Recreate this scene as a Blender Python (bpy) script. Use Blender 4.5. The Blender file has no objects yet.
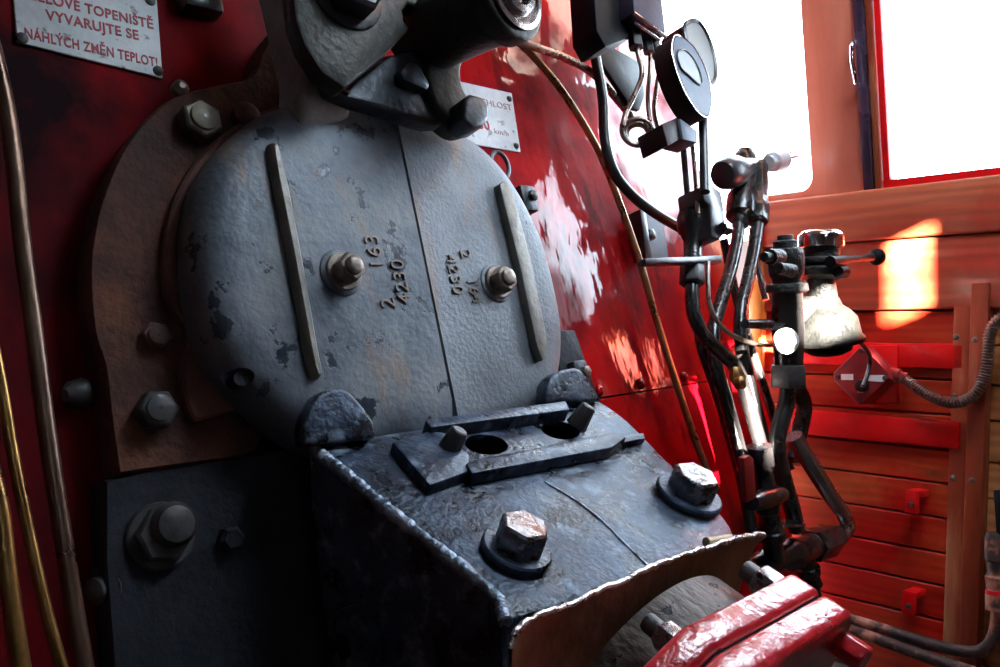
import bpy, bmesh, math, random
from mathutils import Vector as Vc, Matrix, noise
random.seed(7)
COL = bpy.context.scene.collection
FPX = 841.0
# ------------------------------------------------------------------ camera basis (x across the cab, y forward to the boiler, z up)
def nrm(v): return v.normalized()
_X = nrm(Vc((890, 58.5, 841))); _Y = Vc((-796, 8.5, 841)); _Y = nrm(_Y - _X * _X.dot(_Y)); _Z = -_X.cross(_Y)
FWD = Vc((_X.z, _Y.z, _Z.z)); RGT = Vc((_X.x, _Y.x, _Z.x)); UPV = Vc((_X.y, _Y.y, _Z.y))
def ray(px, py):
    c = Vc((px - 500, 333.5 - py, FPX)); return Vc((c.dot(_X), c.dot(_Y), c.dot(_Z)))
def depth(P): return P.dot(FWD)
class Fr:                                   # a local frame: ex, ey in the plane, ez its outward normal
    def __init__(s, o, ex, ey):
        s.o = Vc(o); s.ex = nrm(Vc(ex)); s.ey = nrm(Vc(ey)); s.ez = s.ex.cross(s.ey)
    def P(s, a, b, c=0): return s.o + s.ex * a + s.ey * b + s.ez * c
    def hit(s, px, py, h=0):
        r = ray(px, py); q = s.o + s.ez * h; return r * (q.dot(s.ez) / r.dot(s.ez))
    def ab(s, px, py, h=0):
        d = s.hit(px, py, h) - s.o; return (d.dot(s.ex), d.dot(s.ey))
    def poly(s, pts, h=0): return [s.ab(x, y, h) for x, y in pts]
def mpx(r, P): return r * depth(P) / FPX    # pixels -> metres at a point

# ------------------------------------------------------------------ materials
def rgb(c): return (c[0], c[1], c[2], 1)
def mat(name, cols, scale=8, rough=(.4, .6), metal=0.0, bump=.3, bscale=60, stretch=(1, 1, 1), coat=0, coat_rough=.1,
        patch=None, patch_scale=5, patch_rng=(.5, .6), patch_rough=None, patch2=None, wave=0, wave_scale=2, spec=.5, bdist=.004, detail=6, matte_patches=False):
    m = bpy.data.materials.new(name); m.use_nodes = True
    nt = m.node_tree; N = nt.nodes; L = nt.links
    b = N['Principled BSDF']
    tc = N.new('ShaderNodeTexCoord'); mp = N.new('ShaderNodeMapping'); mp.inputs['Scale'].default_value = stretch
    L.new(tc.outputs['Object'], mp.inputs['Vector'])
    n1 = N.new('ShaderNodeTexNoise'); n1.inputs['Scale'].default_value = scale; n1.inputs['Detail'].default_value = detail; n1.inputs['Roughness'].default_value = .65
    L.new(mp.outputs[0], n1.inputs['Vector'])
    cr = N.new('ShaderNodeValToRGB'); els = cr.color_ramp.elements
    for i, (p, c) in enumerate(cols):
        e = els[i] if i < 2 else els.new(p)
        e.position = p; e.color = rgb(c)
    L.new(n1.outputs['Fac'], cr.inputs[0])
    col = cr.outputs[0]
    mr = N.new('ShaderNodeMapRange'); mr.inputs[1].default_value = .3; mr.inputs[2].default_value = .7
    mr.inputs[3].default_value = rough[0]; mr.inputs[4].default_value = rough[1]
    L.new(n1.outputs['Fac'], mr.inputs[0]); rg = mr.outputs[0]
    hgt = None
    def addpatch(col, rg, color, sc, rng, prough, st=(1, 1, 1)):
        mp2 = N.new('ShaderNodeMapping'); mp2.inputs['Scale'].default_value = st; mp2.inputs['Location'].default_value = (3.1 * sc, 1.7, .4)
        L.new(tc.outputs['Object'], mp2.inputs['Vector'])
        n2 = N.new('ShaderNodeTexNoise'); n2.inputs['Scale'].default_value = sc; n2.inputs['Detail'].default_value = 8; n2.inputs['Roughness'].default_value = .6
        L.new(mp2.outputs[0], n2.inputs['Vector'])
        r2 = N.new('ShaderNodeMapRange'); r2.inputs[1].default_value = rng[0]; r2.inputs[2].default_value = rng[1]; L.new(n2.outputs['Fac'], r2.inputs[0])
        mx = N.new('ShaderNodeMix'); mx.data_type = 'RGBA'; mx.inputs[7].default_value = rgb(color)
        L.new(r2.outputs[0], mx.inputs[0]); L.new(col, mx.inputs[6]); col = mx.outputs[2]
        if prough is not None:
            mf = N.new('ShaderNodeMix'); mf.data_type = 'FLOAT'; mf.inputs[3].default_value = prough
            L.new(r2.outputs[0], mf.inputs[0]); L.new(rg, mf.inputs[2]); rg = mf.outputs[0]
        return col, rg, r2.outputs[0]
    pf = None
    if patch: col, rg, pf = addpatch(col, rg, patch, patch_scale, patch_rng, patch_rough)
    if patch2: col, rg, _ = addpatch(col, rg, *patch2)
    if wave:
        wv = N.new('ShaderNodeTexWave'); wv.wave_type = 'BANDS'; wv.bands_direction = 'Z'; wv.inputs['Scale'].default_value = wave_scale
        wv.inputs['Distortion'].default_value = 9; wv.inputs['Detail'].default_value = 3; wv.inputs['Detail Scale'].default_value = 1.2
        mp3 = N.new('ShaderNodeMapping'); mp3.inputs['Scale'].default_value = stretch; L.new(tc.outputs['Object'], mp3.inputs['Vector']); L.new(mp3.outputs[0], wv.inputs['Vector'])
        mm = N.new('ShaderNodeMix'); mm.data_type = 'RGBA'; mm.blend_type = 'MULTIPLY'
        rr = N.new('ShaderNodeValToRGB'); rr.color_ramp.elements[0].color = (1 - wave, 1 - wave, 1 - wave, 1)
        L.new(wv.outputs['Fac'], rr.inputs[0]); mm.inputs[0].default_value = 1
        L.new(col, mm.inputs[6]); L.new(rr.outputs[0], mm.inputs[7]); col = mm.outputs[2]
    L.new(col, b.inputs['Base Color']); L.new(rg, b.inputs['Roughness'])
    b.inputs['Metallic'].default_value = metal; b.inputs['Specular IOR Level'].default_value = spec
    b.inputs['Coat Weight'].default_value = coat; b.inputs['Coat Roughness'].default_value = coat_rough
    if coat and matte_patches and pf is not None:
        cm = N.new('ShaderNodeMapRange'); cm.inputs[3].default_value = coat; cm.inputs[4].default_value = coat * .12
        L.new(pf, cm.inputs[0]); L.new(cm.outputs[0], b.inputs['Coat Weight'])
    if bump:
        nb = N.new('ShaderNodeTexNoise'); nb.inputs['Scale'].default_value = bscale; nb.inputs['Detail'].default_value = 5; L.new(mp.outputs[0], nb.inputs['Vector'])
        bp = N.new('ShaderNodeBump'); bp.inputs['Strength'].default_value = bump; bp.inputs['Distance'].default_value = bdist
        hs = nb.outputs['Fac']
        if pf is not None and not matte_patches:
            ma = N.new('ShaderNodeMath'); ma.operation = 'SUBTRACT'; L.new(hs, ma.inputs[0])
            mb = N.new('ShaderNodeMath'); mb.operation = 'MULTIPLY'; mb.inputs[1].default_value = .35; L.new(pf, mb.inputs[0]); L.new(mb.outputs[0], ma.inputs[1]); hs = ma.outputs[0]
        L.new(hs, bp.inputs['Height']); L.new(bp.outputs[0], b.inputs['Normal'])
        if coat: L.new(bp.outputs[0], b.inputs['Coat Normal'])
    return m
M = {}
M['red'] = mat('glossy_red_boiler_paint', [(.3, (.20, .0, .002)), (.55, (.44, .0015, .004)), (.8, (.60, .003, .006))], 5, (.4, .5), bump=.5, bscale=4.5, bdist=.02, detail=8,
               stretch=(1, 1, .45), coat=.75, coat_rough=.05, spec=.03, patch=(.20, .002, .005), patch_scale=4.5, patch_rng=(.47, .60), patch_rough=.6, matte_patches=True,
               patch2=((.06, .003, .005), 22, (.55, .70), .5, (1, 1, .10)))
M['redshade'] = mat('shaded_dark_red_paint', [(.3, (.03, .001, .003)), (.5, (.16, .002, .005)), (.72, (.42, .004, .008))], 4, (.6, .75), bump=.2, bscale=40, spec=.08, stretch=(1, 1, .4), patch=(.012, .002, .004), patch_scale=3.4, patch_rng=(.48, .66), patch_rough=.7)  # shade of the left end put into the colour, with soot patches
M['redold'] = mat('old_red_paint', [(.3, (.16, .002, .003)), (.7, (.45, .005, .008))], 6, (.4, .6), bump=.3, bscale=30, patch=(.03, .004, .004), patch_scale=5, patch_rng=(.5, .62))
M['redclamp'] = mat('thick_glossy_red_paint', [(.3, (.50, .004, .012)), (.7, (.72, .01, .025))], 14, (.25, .4), bump=.7, bscale=55, bdist=.004, coat=1, coat_rough=.16,
                    patch=(.08, .004, .006), patch_scale=60, patch_rng=(.66, .70), patch_rough=.5)
M['redtrim'] = mat('bright_red_wood_paint', [(.3, (.68, .003, .005)), (.7, (.90, .008, .010))], 9, (.3, .45), bump=.2, bscale=40, coat=.15, spec=.25)
M['frame'] = mat('rusty_brown_cast_iron', [(.3, (.028, .013, .011)), (.5, (.075, .030, .022)), (.75, (.16, .060, .038))], 14, (.6, .8), metal=.0, spec=.2, bump=.6, bscale=120, bdist=.004,
                 patch=(.20, .07, .035), patch_scale=9, patch_rng=(.56, .75))
M['ring'] = mat('reddish_rusted_iron_rim', [(.3, (.07, .035, .03)), (.55, (.15, .065, .05)), (.75, (.24, .09, .055))], 18, (.6, .8), metal=.0, spec=.2, bump=.6, bscale=150, bdist=.003)
M['door'] = mat('grey_cast_iron_firedoor', [(.3, (.05, .062, .082)), (.5, (.115, .13, .155)), (.72, (.20, .20, .20))], 11, (.42, .58), metal=.25, bump=.38, bscale=110, bdist=.003,
                patch=(.022, .03, .045), patch_scale=26, patch_rng=(.585, .61), patch_rough=.3, patch2=((.24, .14, .085), 15, (.56, .74), .6, (1, 1, .10)))
M['door2'] = mat('grey_cast_iron_fine_grain', [(.3, (.10, .11, .125)), (.52, (.165, .18, .205)), (.75, (.22, .23, .245))], 12, (.45, .6), metal=.25, bump=.5, bscale=170, bdist=.003,
                 patch=(.05, .06, .08), patch_scale=20, patch_rng=(.66, .70), patch_rough=.4, patch2=((.24, .14, .085), 15, (.58, .74), .6, (1, 1, .10)))
M['rib'] = mat('worn_tan_grey_iron', [(.3, (.13, .12, .11)), (.7, (.27, .25, .22))], 30, (.35, .55), metal=.4, bump=.4, bscale=90)
M['arm'] = mat('brownish_grey_worn_iron', [(.3, (.13, .12, .115)), (.55, (.25, .225, .21)), (.75, (.34, .31, .28))], 12, (.45, .6), metal=.1, bump=.35, bscale=110, bdist=.003)
M['numeral'] = mat('rust_tinged_raised_iron', [(.3, (.12, .10, .09)), (.7, (.30, .22, .17))], 60, (.4, .6), bump=.2)
M['nut'] = mat('dull_brownish_steel', [(.3, (.10, .08, .07)), (.7, (.30, .24, .20))], 40, (.3, .5), metal=.6, bump=.35, bscale=150, bdist=.002)
M['nutdark'] = mat('dark_oily_steel', [(.3, (.035, .035, .04)), (.7, (.11, .10, .10))], 40, (.35, .55), metal=.5, bump=.35, bscale=150, bdist=.002)
M['nutolive'] = mat('olive_brown_steel', [(.3, (.08, .065, .045)), (.7, (.20, .165, .12))], 40, (.4, .55), metal=.5, bump=.35, bscale=150, bdist=.002)
M['boltbright'] = mat('worn_bright_steel', [(.3, (.10, .05, .03)), (.42, (.20, .17, .16)), (.7, (.32, .36, .42))], 45, (.18, .38), metal=.9, bump=.5, bscale=90, bdist=.003)
M['box'] = mat('blue_black_oily_iron', [(.3, (.007, .012, .026)), (.5, (.022, .036, .068)), (.62, (.045, .070, .115)), (.75, (.085, .12, .18))], 13, (.30, .50), metal=.2, bump=.5, bscale=140, bdist=.0035, spec=.4, detail=9,
               patch=(.006, .009, .017), patch_scale=22, patch_rng=(.45, .62), patch_rough=.22, patch2=((.14, .18, .24), 40, (.54, .70), .5, (1, 1, 1)))
M['boxedge'] = mat('worn_blue_grey_edge_glint', [(.3, (.05, .07, .10)), (.5, (.17, .21, .27)), (.7, (.36, .42, .50))], 45, (.25, .45), metal=.5, bump=.8, bscale=130, bdist=.004)
M['lowplate'] = mat('dark_sooty_iron', [(.3, (.008, .009, .014)), (.7, (.028, .030, .040))], 12, (.5, .7), metal=.0, spec=.2, bump=.5, bscale=90)
M['shieldmat'] = mat('burnt_brown_sheet_steel', [(.3, (.09, .040, .022)), (.55, (.27, .125, .065)), (.75, (.45, .23, .12))], 12, (.35, .55), metal=.5, bump=.5, bscale=50)
M['shieldedge'] = mat('torn_bright_steel_edge', [(.3, (.25, .20, .17)), (.7, (.65, .62, .6))], 60, (.2, .4), metal=.9, bump=.8, bscale=140, bdist=.004)
M['rustcyl'] = mat('brown_grey_scaled_steel', [(.3, (.018, .012, .010)), (.5, (.055, .036, .028)), (.72, (.15, .12, .105))], 22, (.4, .6), metal=.1, spec=.3, bump=.8, bscale=70, bdist=.005,
                   patch=(.02, .018, .018), patch_scale=55, patch_rng=(.60, .65), stretch=(1, .5, .7))
M['mech'] = mat('grimy_dark_steel', [(.3, (.012, .011, .010)), (.6, (.036, .032, .027)), (.8, (.065, .058, .048))], 14, (.4, .55), metal=.2, spec=.3, bump=.4, bscale=90)
M['mechblue'] = mat('black_blue_greasy_steel', [(.3, (.015, .018, .024)), (.7, (.05, .058, .07))], 14, (.3, .45), metal=.4, bump=.4, bscale=80)
M['black'] = mat('glossy_black_enamel', [(.3, (.006, .006, .008)), (.7, (.02, .02, .024))], 12, (.28, .4), bump=.25, bscale=60, coat=.12)
M['blackpipe'] = mat('oily_black_pipe', [(.3, (.010, .009, .010)), (.7, (.035, .03, .03))], 14, (.18, .34), metal=.3, bump=.25, bscale=80, coat=.4)
M['steelpipe'] = mat('polished_dark_steel_pipe', [(.3, (.22, .17, .16)), (.7, (.45, .40, .40))], 14, (.15, .28), metal=.9, bump=.15, bscale=60)
M['castgrime'] = mat('dusty_black_casting', [(.35, (.006, .006, .006)), (.55, (.022, .021, .02)), (.75, (.07, .07, .064))], 24, (.35, .6), metal=.0, spec=.3, bump=.9, bscale=120, bdist=.005)
M['copper'] = mat('aged_copper_tube', [(.3, (.22, .10, .045)), (.7, (.50, .27, .13))], 20, (.22, .4), metal=.85, bump=.2, bscale=80)
M['greycopper'] = mat('dull_grey_copper_tube', [(.3, (.22, .16, .13)), (.7, (.42, .34, .29))], 20, (.22, .38), metal=.85, bump=.2, bscale=80)
M['brass'] = mat('tarnished_brass', [(.3, (.12, .055, .018)), (.6, (.36, .20, .06)), (.8, (.55, .36, .12))], 10, (.25, .42), metal=.9, bump=.3, bscale=50)
M['brownpipe'] = mat('brown_oily_handrail', [(.3, (.07, .035, .025)), (.7, (.20, .12, .08))], 10, (.25, .42), metal=.7, bump=.3, bscale=50)
M['chrome'] = mat('chrome', [(.3, (.7, .7, .72)), (.7, (.85, .85, .87))], 10, (.06, .15), metal=1, bump=0)
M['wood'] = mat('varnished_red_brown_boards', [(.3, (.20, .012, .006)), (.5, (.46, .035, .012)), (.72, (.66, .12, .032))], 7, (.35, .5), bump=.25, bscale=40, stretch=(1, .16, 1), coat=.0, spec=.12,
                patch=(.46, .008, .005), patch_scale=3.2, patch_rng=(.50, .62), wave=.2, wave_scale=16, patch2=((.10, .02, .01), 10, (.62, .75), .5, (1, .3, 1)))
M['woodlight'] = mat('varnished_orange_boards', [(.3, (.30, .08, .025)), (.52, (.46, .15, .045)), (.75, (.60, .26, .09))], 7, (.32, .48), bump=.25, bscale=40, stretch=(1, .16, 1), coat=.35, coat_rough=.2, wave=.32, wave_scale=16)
M['woodpost'] = mat('varnished_brown_post', [(.3, (.13, .02, .010)), (.52, (.34, .05, .02)), (.7, (.58, .22, .10))], 12, (.3, .45), bump=.3, bscale=40, stretch=(1, 1, .12), spec=.3)
M['woodwin'] = mat('pinkish_varnished_window_stile', [(.3, (.55, .12, .07)), (.55, (.72, .22, .13)), (.78, (.80, .36, .18))], 6, (.28, .42), bump=.2, bscale=40, stretch=(1, 1, .15), coat=.4)
M['woodsill'] = mat('varnished_sill_beam', [(.3, (.34, .045, .02)), (.5, (.52, .075, .03)), (.75, (.66, .20, .09))], 7, (.28, .42), bump=.25, bscale=40, stretch=(1, .14, 1), coat=.5, coat_rough=.15, wave=.25, wave_scale=12,
                    patch=(.55, .01, .01), patch_scale=3, patch_rng=(.54, .66))
M['sign'] = mat('chipped_white_enamel_sign', [(.3, (.42, .43, .46)), (.6, (.62, .62, .64)), (.8, (.72, .72, .72))], 16, (.3, .5), bump=.2, bscale=60, patch=(.16, .15, .16), patch_scale=50, patch_rng=(.60, .68))
M['signred'] = mat('sign_red_lettering', [(.3, (.28, .01, .02)), (.7, (.42, .02, .03))], 30, (.4, .6), bump=0)
M['signgrey'] = mat('faded_lettering', [(.3, (.28, .14, .15)), (.7, (.40, .24, .25))], 30, (.4, .6), bump=0)
M['jbox'] = mat('dark_red_enamel_box', [(.3, (.22, .012, .016)), (.7, (.36, .03, .035))], 20, (.25, .4), bump=.2, coat=.4)
M['white'] = mat('white_label', [(.3, (.75, .75, .72)), (.7, (.85, .85, .82))], 20, (.4, .5), bump=0)
M['conduit'] = mat('brownish_metal_hose', [(.3, (.14, .08, .065)), (.7, (.30, .19, .16))], 20, (.25, .4), metal=.6, bump=.2)
M['rustpipe'] = mat('flaking_rusty_pipe', [(.35, (.02, .012, .012)), (.5, (.07, .03, .025)), (.58, (.40, .13, .08)), (.75, (.60, .32, .22))], 22, (.5, .7), bump=.6, bscale=80)
M['floor'] = mat('dark_oily_floor', [(.3, (.015, .010, .009)), (.7, (.05, .03, .025))], 6, (.4, .7), bump=.4)
M['ceil'] = mat('painted_cab_roof', [(.3, (.10, .09, .08)), (.7, (.16, .14, .12))], 6, (.5, .7), bump=.1)
M['darkwall'] = mat('dark_cab_lining', [(.3, (.04, .02, .015)), (.7, (.10, .05, .035))], 6, (.5, .7), bump=.1)
M['enamelblue'] = mat('blue_grey_gauge_face', [(.3, (.07, .08, .11)), (.7, (.11, .125, .16))], 10, (.4, .5), bump=.15, metal=.0, spec=.2)
M['gaugebody'] = mat('dark_brown_gauge_casing', [(.3, (.010, .005, .006)), (.62, (.03, .010, .009)), (.8, (.13, .03, .015))], 18, (.4, .6), bump=.3, spec=.15)
M['dial'] = mat('cream_gauge_dial', [(.3, (.16, .16, .16)), (.7, (.22, .22, .21))], 10, (.4, .5), bump=0)
M['orange'] = mat('orange_varnished_post', [(.3, (.62, .15, .02)), (.7, (.75, .27, .04))], 8, (.3, .45), bump=.1, stretch=(1, 1, .2))
M['woodpeg'] = mat('pale_wooden_stub', [(.3, (.42, .30, .16)), (.7, (.58, .44, .27))], 20, (.4, .6), bump=.3)
M['purple'] = mat('dark_metal_window_strip', [(.3, (.05, .035, .06)), (.7, (.11, .07, .12))], 10, (.2, .32), metal=.5, bump=.1)
def glassmat():
    m = bpy.data.materials.new('window_glass'); m.use_nodes = True; nt = m.node_tree; N = nt.nodes
    N.remove(N['Principled BSDF']); o = N['Material Output']
    t = N.new('ShaderNodeBsdfTransparent'); g = N.new('ShaderNodeBsdfGlossy'); g.inputs['Roughness'].default_value = .02
    f = N.new('ShaderNodeFresnel'); f.inputs[0].default_value = 1.45; x = N.new('ShaderNodeMixShader')
    t.inputs[0].default_value = (.96, .97, .98, 1)
    nt.links.new(f.outputs[0], x.inputs[0]); nt.links.new(t.outputs[0], x.inputs[1]); nt.links.new(g.outputs[0], x.inputs[2]); nt.links.new(x.outputs[0], o.inputs[0])
    return m
M['darkpurple'] = mat('dark_purple_paint', [(.3, (.02, .014, .028)), (.7, (.05, .035, .06))], 20, (.45, .6), bump=.2, spec=.25)
M['bell'] = mat('dusty_bell_casting', [(.35, (.003, .003, .003)), (.6, (.008, .008, .007)), (.75, (.018, .018, .016))], 30, (.5, .65), bump=.6, bscale=120, spec=.1)
M['blackmatte'] = mat('worn_black_paint', [(.3, (.004, .004, .005)), (.7, (.010, .010, .012))], 20, (.4, .55), bump=.2, spec=.08)
M['glass'] = glassmat()
M['hole'] = mat('dark_opening', [(.3, (.004, .004, .005)), (.7, (.008, .008, .010))], 10, (.8, .9), bump=0, spec=.1)

# ------------------------------------------------------------------ mesh building
class MB:
    def __init__(s): s.bm = bmesh.new()
    def loft(s, rings, cap=True, closed=True):
        bm = s.bm; R = [[bm.verts.new(p) for p in r] for r in rings]; n = len(R[0])
        for i in range(len(R) - 1):
            for j in range(n if closed else n - 1):
                k = (j + 1) % n
                try: bm.faces.new((R[i][j], R[i][k], R[i + 1][k], R[i + 1][j]))
                except ValueError: pass
        if cap:
            bm.faces.new(list(reversed(R[0]))); bm.faces.new(R[-1])
        return s
    def prism(s, fr, poly, h0, h1, layers=None):
        layers = layers or [(0, h0), (0, h1)]
        rings = []
        for ins, h in layers:
            pp = inset(poly, ins) if ins else poly
            rings.append([fr.P(a, b, h) for a, b in pp])
        return s.loft(rings)
    def box(s, fr, a0, a1, b0, b1, h0, h1): return s.prism(fr, [(a0, b0), (a1, b0), (a1, b1), (a0, b1)], h0, h1)
    def tube(s, pts, r, seg=14, fixed=None, cap=True, spin=0):
        rs = r if isinstance(r, (list, tuple)) else [r] * len(pts)
        up = None; rings = []
        for i, p in enumerate(pts):
            if fixed is not None: t = fixed
            else:
                a = pts[max(i - 1, 0)]; b = pts[min(i + 1, len(pts) - 1)]; t = b - a
            t = nrm(t)
            if up is None: up = Vc((0, 0, 1)) if abs(t.z) < .9 else Vc((1, 0, 0))
            sd = nrm(t.cross(up)); up = nrm(sd.cross(t))
            rings.append([p + (sd * math.cos(2 * math.pi * k / seg + spin) + up * math.sin(2 * math.pi * k / seg + spin)) * rs[i] for k in range(seg)])
        return s.loft(rings, cap)
    def done(s, name, m, parent=None, bevel=0, seg=2, ang=40, smooth=True, base=None, tris=False):
        bm = s.bm
        bmesh.ops.remove_doubles(bm, verts=bm.verts, dist=1e-6)
        bmesh.ops.recalc_face_normals(bm, faces=bm.faces)
        if bevel:
            es = [e for e in bm.edges if len(e.link_faces) == 2 and e.calc_face_angle(0) > math.radians(ang)]
            try: bmesh.ops.bevel(bm, geom=es, offset=bevel, segments=seg, profile=.5, affect='EDGES', clamp_overlap=True)
            except Exception: pass
        off = Vc((0, 0, 0))
        root = parent
        while root is not None: off += root.location; root = root.parent
        b0 = off if parent is not None else (base if base is not None else Vc((0, 0, 0)))
        bmesh.ops.translate(bm, verts=bm.verts, vec=-b0)
        me = bpy.data.meshes.new(name); bm.to_mesh(me); bm.free()
        if smooth:
            for p in me.polygons: p.use_smooth = True
            me.set_sharp_from_angle(angle=math.radians(38))
        me.materials.append(m if not isinstance(m, str) else M[m])
        o = bpy.data.objects.new(name, me); COL.objects.link(o)
        if parent is not None: o.parent = parent
        else: o.location = b0
        return o
def inset(poly, d):
    n = len(poly); A = sum(poly[i][0] * poly[(i + 1) % n][1] - poly[(i + 1) % n][0] * poly[i][1] for i in range(n))
    sg = 1 if A > 0 else -1; out = []
    for i in range(n):
        p0 = Vc(poly[i - 1]); p = Vc(poly[i]); p1 = Vc(poly[(i + 1) % n])
        e0 = (p - p0); e1 = (p1 - p)
        if e0.length < 1e-9 or e1.length < 1e-9: out.append(tuple(p)); continue
        e0.normalize(); e1.normalize()
        n0 = Vc((-e0.y, e0.x)) * sg; n1 = Vc((-e1.y, e1.x)) * sg
        m = n0 + n1
        if m.length < 1e-6: m = n0
        m.normalize(); k = d / max(.45, m.dot(n0))
        out.append((p.x + m.x * k, p.y + m.y * k))
    return out
def crom(pts, k=6, closed=False):
    P = [Vc(p) for p in pts]; n = len(P); out = []
    rng = range(n if closed else n - 1)
    for i in rng:
        p0 = P[(i - 1) % n] if closed or i > 0 else P[0] * 2 - P[1]
        p1 = P[i]; p2 = P[(i + 1) % n]
        p3 = P[(i + 2) % n] if closed or i + 2 < n else P[-1] * 2 - P[-2]
        for j in range(k):
            t = j / k
            out.append(.5 * ((2 * p1) + (p2 - p0) * t + (2 * p0 - 5 * p1 + 4 * p2 - p3) * t * t + (3 * p1 - p0 - 3 * p2 + p3) * t ** 3))
    if not closed: out.append(P[-1])
    return out
def circ(a, b, r, n=24, r2=None): return [(a + r * math.cos(2 * math.pi * i / n), b + (r2 or r) * math.sin(2 * math.pi * i / n)) for i in range(n)]
def thing(name, label, cat, base=(0, 0, 0), group=None):
    o = bpy.data.objects.new(name, None); COL.objects.link(o); o.location = base; o.empty_display_size = .05
    return tag(o, label, cat, group)
def tag(o, label, cat, group=None):
    o['label'] = label; o['category'] = cat
    if group: o['group'] = group
    return o
def structure(o): o['kind'] = 'structure'; return o
def pxtube(fr, pts, h, rpx, k=6, seg=14):                 # pts: (px, py) or (px, py, h)
    P = [fr.hit(p[0], p[1], p[2] if len(p) > 2 else h) for p in pts]
    C = crom(P, k); mid = C[len(C) // 2]
    return C, mpx(rpx, mid)
def pipe(name, fr, pts, h, rpx, m, label, cat='pipe', group=None, parent=None, k=6):
    C, r = pxtube(fr, pts, h, rpx, k)
    o = MB().tube(C, r).done(name, m, parent, base=C[-1].copy() if parent is None else None)
    if parent is None: tag(o, label, cat, group)
    return o
def stack(parent, name, fr, h, prof, m, seg=20, bevel=0, axis=None, spin=0):       # prof: (px, py, half width px) down one straight axis
    A = fr.hit(prof[0][0], prof[0][1], h); B = fr.hit(prof[-1][0], prof[-1][1], h)
    ax = nrm(B - A)
    if axis is not None: ax = nrm(axis)
    pts = []; rs = []
    for (x, y, w) in prof:
        p = fr.hit(x, y, h); pts.append(A + ax * (p - A).dot(ax)); rs.append(mpx(w, p))
    return MB().tube(pts, rs, seg, fixed=ax, spin=spin).done(name, m, parent, bevel=bevel)
def along(parent, name, P0, ax, prof, m, seg=24, bevel=0, spin=0):                 # prof: (distance, radius) in metres
    ax = nrm(ax)
    return MB().tube([P0 + ax * d for d, r in prof], [r for d, r in prof], seg, fixed=ax, spin=spin).done(name, m, parent, bevel=bevel)
def hexbolt(parent, P, ax, rw, tw, rh, th, rs=0, ts=0, m='nut', mw=None, spin=.2, name='bolt', dome=True, hole=False):
    ax = nrm(ax)
    c = .1 * rh
    b = along(parent, name, P, ax, [(0, rh), (tw + th - c, rh), (tw + th, rh * .86)], m, 6, bevel=rh * .04, spin=spin)
    if rw: along(b, 'washer', P, ax, [(0, rw), (tw * .7, rw), (tw, rw * .95)], mw or m, 28)
    if rs:
        q = tw + th
        pr = [(q - .001, rs), (q + ts * .6, rs), (q + ts * .85, rs * .85), (q + ts, rs * .5)] if dome else [(q - .001, rs), (q + ts * .9, rs), (q + ts, rs * .93)]
        along(b, 'stud_end', P, ax, pr, m, 20)
        if hole: along(b, 'centre_hole', P, ax, [(q + ts - .001, rs * .16), (q + ts + .0005, rs * .14)], 'black', 10)
    return b
def textmesh(name, txt, fr, a, b, h, size, m, parent, rot=0, ext=.0006, bold=.0, align='LEFT', sx=1.0):
    cu = bpy.data.curves.new('t', 'FONT'); cu.body = txt; cu.size = size; cu.extrude = ext; cu.offset = bold; cu.align_x = align; cu.align_y = 'CENTER'; cu.space_character = 1.08
    t = bpy.data.objects.new('t', cu); COL.objects.link(t); bpy.context.view_layer.update()
    dg = bpy.context.evaluated_depsgraph_get(); me = bpy.data.meshes.new_from_object(t.evaluated_get(dg))
    bpy.data.objects.remove(t); bpy.data.curves.remove(cu)
    off = Vc((0, 0, 0)); r = parent
    while r is not None: off += r.location; r = r.parent
    c, s = math.cos(rot), math.sin(rot)
    for v in me.vertices:
        x, y, z = v.co; x *= sx
        v.co = fr.P(a + c * x - s * y, b + s * x + c * y, h + z) - off
    me.name = name; me.materials.append(M[m]); o = bpy.data.objects.new(name, me); COL.objects.link(o); o.parent = parent
    return o

def cut(obj, mb):
    c = mb.done('cutter', 'hole'); bpy.context.view_layer.update()
    md = obj.modifiers.new('b', 'BOOLEAN'); md.object = c; md.operation = 'DIFFERENCE'; md.solver = 'EXACT'
    bpy.context.view_layer.update()
    me = bpy.data.meshes.new_from_object(obj.evaluated_get(bpy.context.evaluated_depsgraph_get()))
    obj.modifiers.clear(); old = obj.data; obj.data = me; me.name = old.name
    me.set_sharp_from_angle(angle=math.radians(30))
    bpy.data.objects.remove(c)
# ------------------------------------------------------------------ frames of the place
sl = .28
BH = Fr((0, .95, 0), (1, 0, 0), (0, sl, 1))            # boiler backhead plane, ez towards the cab
TL = BH.hit(308, 443, .12)
TP = Fr(TL, (1, 0, 0), (0, 1, .5))                     # sloping top of the firehole box
SWL = Fr((1.65, 0, 0), (0, -1, 0), (.12, 0, 1))        # side wall below the window
SWU = Fr((1.65, 0, .185), (0, -1, 0), (-.11, 0, 1))    # side wall at the windows
def VY(y): return Fr((0, y, 0), (1, 0, 0), (0, 0, 1))

exec_parts = []
# ================================================================== SETTING
fl = MB().box(Fr((0, 0, 0), (1, 0, 0), (0, 1, 0)), -1.3, 1.75, -1.7, 1.5, -.80, -.72).done('floor', 'floor'); structure(fl)
ce = MB()
for q in [(-1.3, .85, -1.7, 1.5), (1.4, 1.75, -1.7, 1.5), (.85, 1.4, -1.7, -.05), (.85, 1.4, .45, 1.5)]: ce.box(Fr((0, 0, 0), (1, 0, 0), (0, 1, 0)), *q, 1.10, 1.14)  # gap between panels: unseen roof hatch added to light the wall and box
ce = ce.done('ceiling', 'ceil'); structure(ce)
wl = MB()
g = Fr((0, 0, 0), (1, 0, 0), (0, 1, 0))
wl.box(g, -1.3, -1.25, -1.7, 1.5, -.72, .15); wl.box(g, -1.3, -1.25, -1.7, 1.5, .15, 1.1)
structure(wl.done('wall_left', 'darkwall'))
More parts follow.
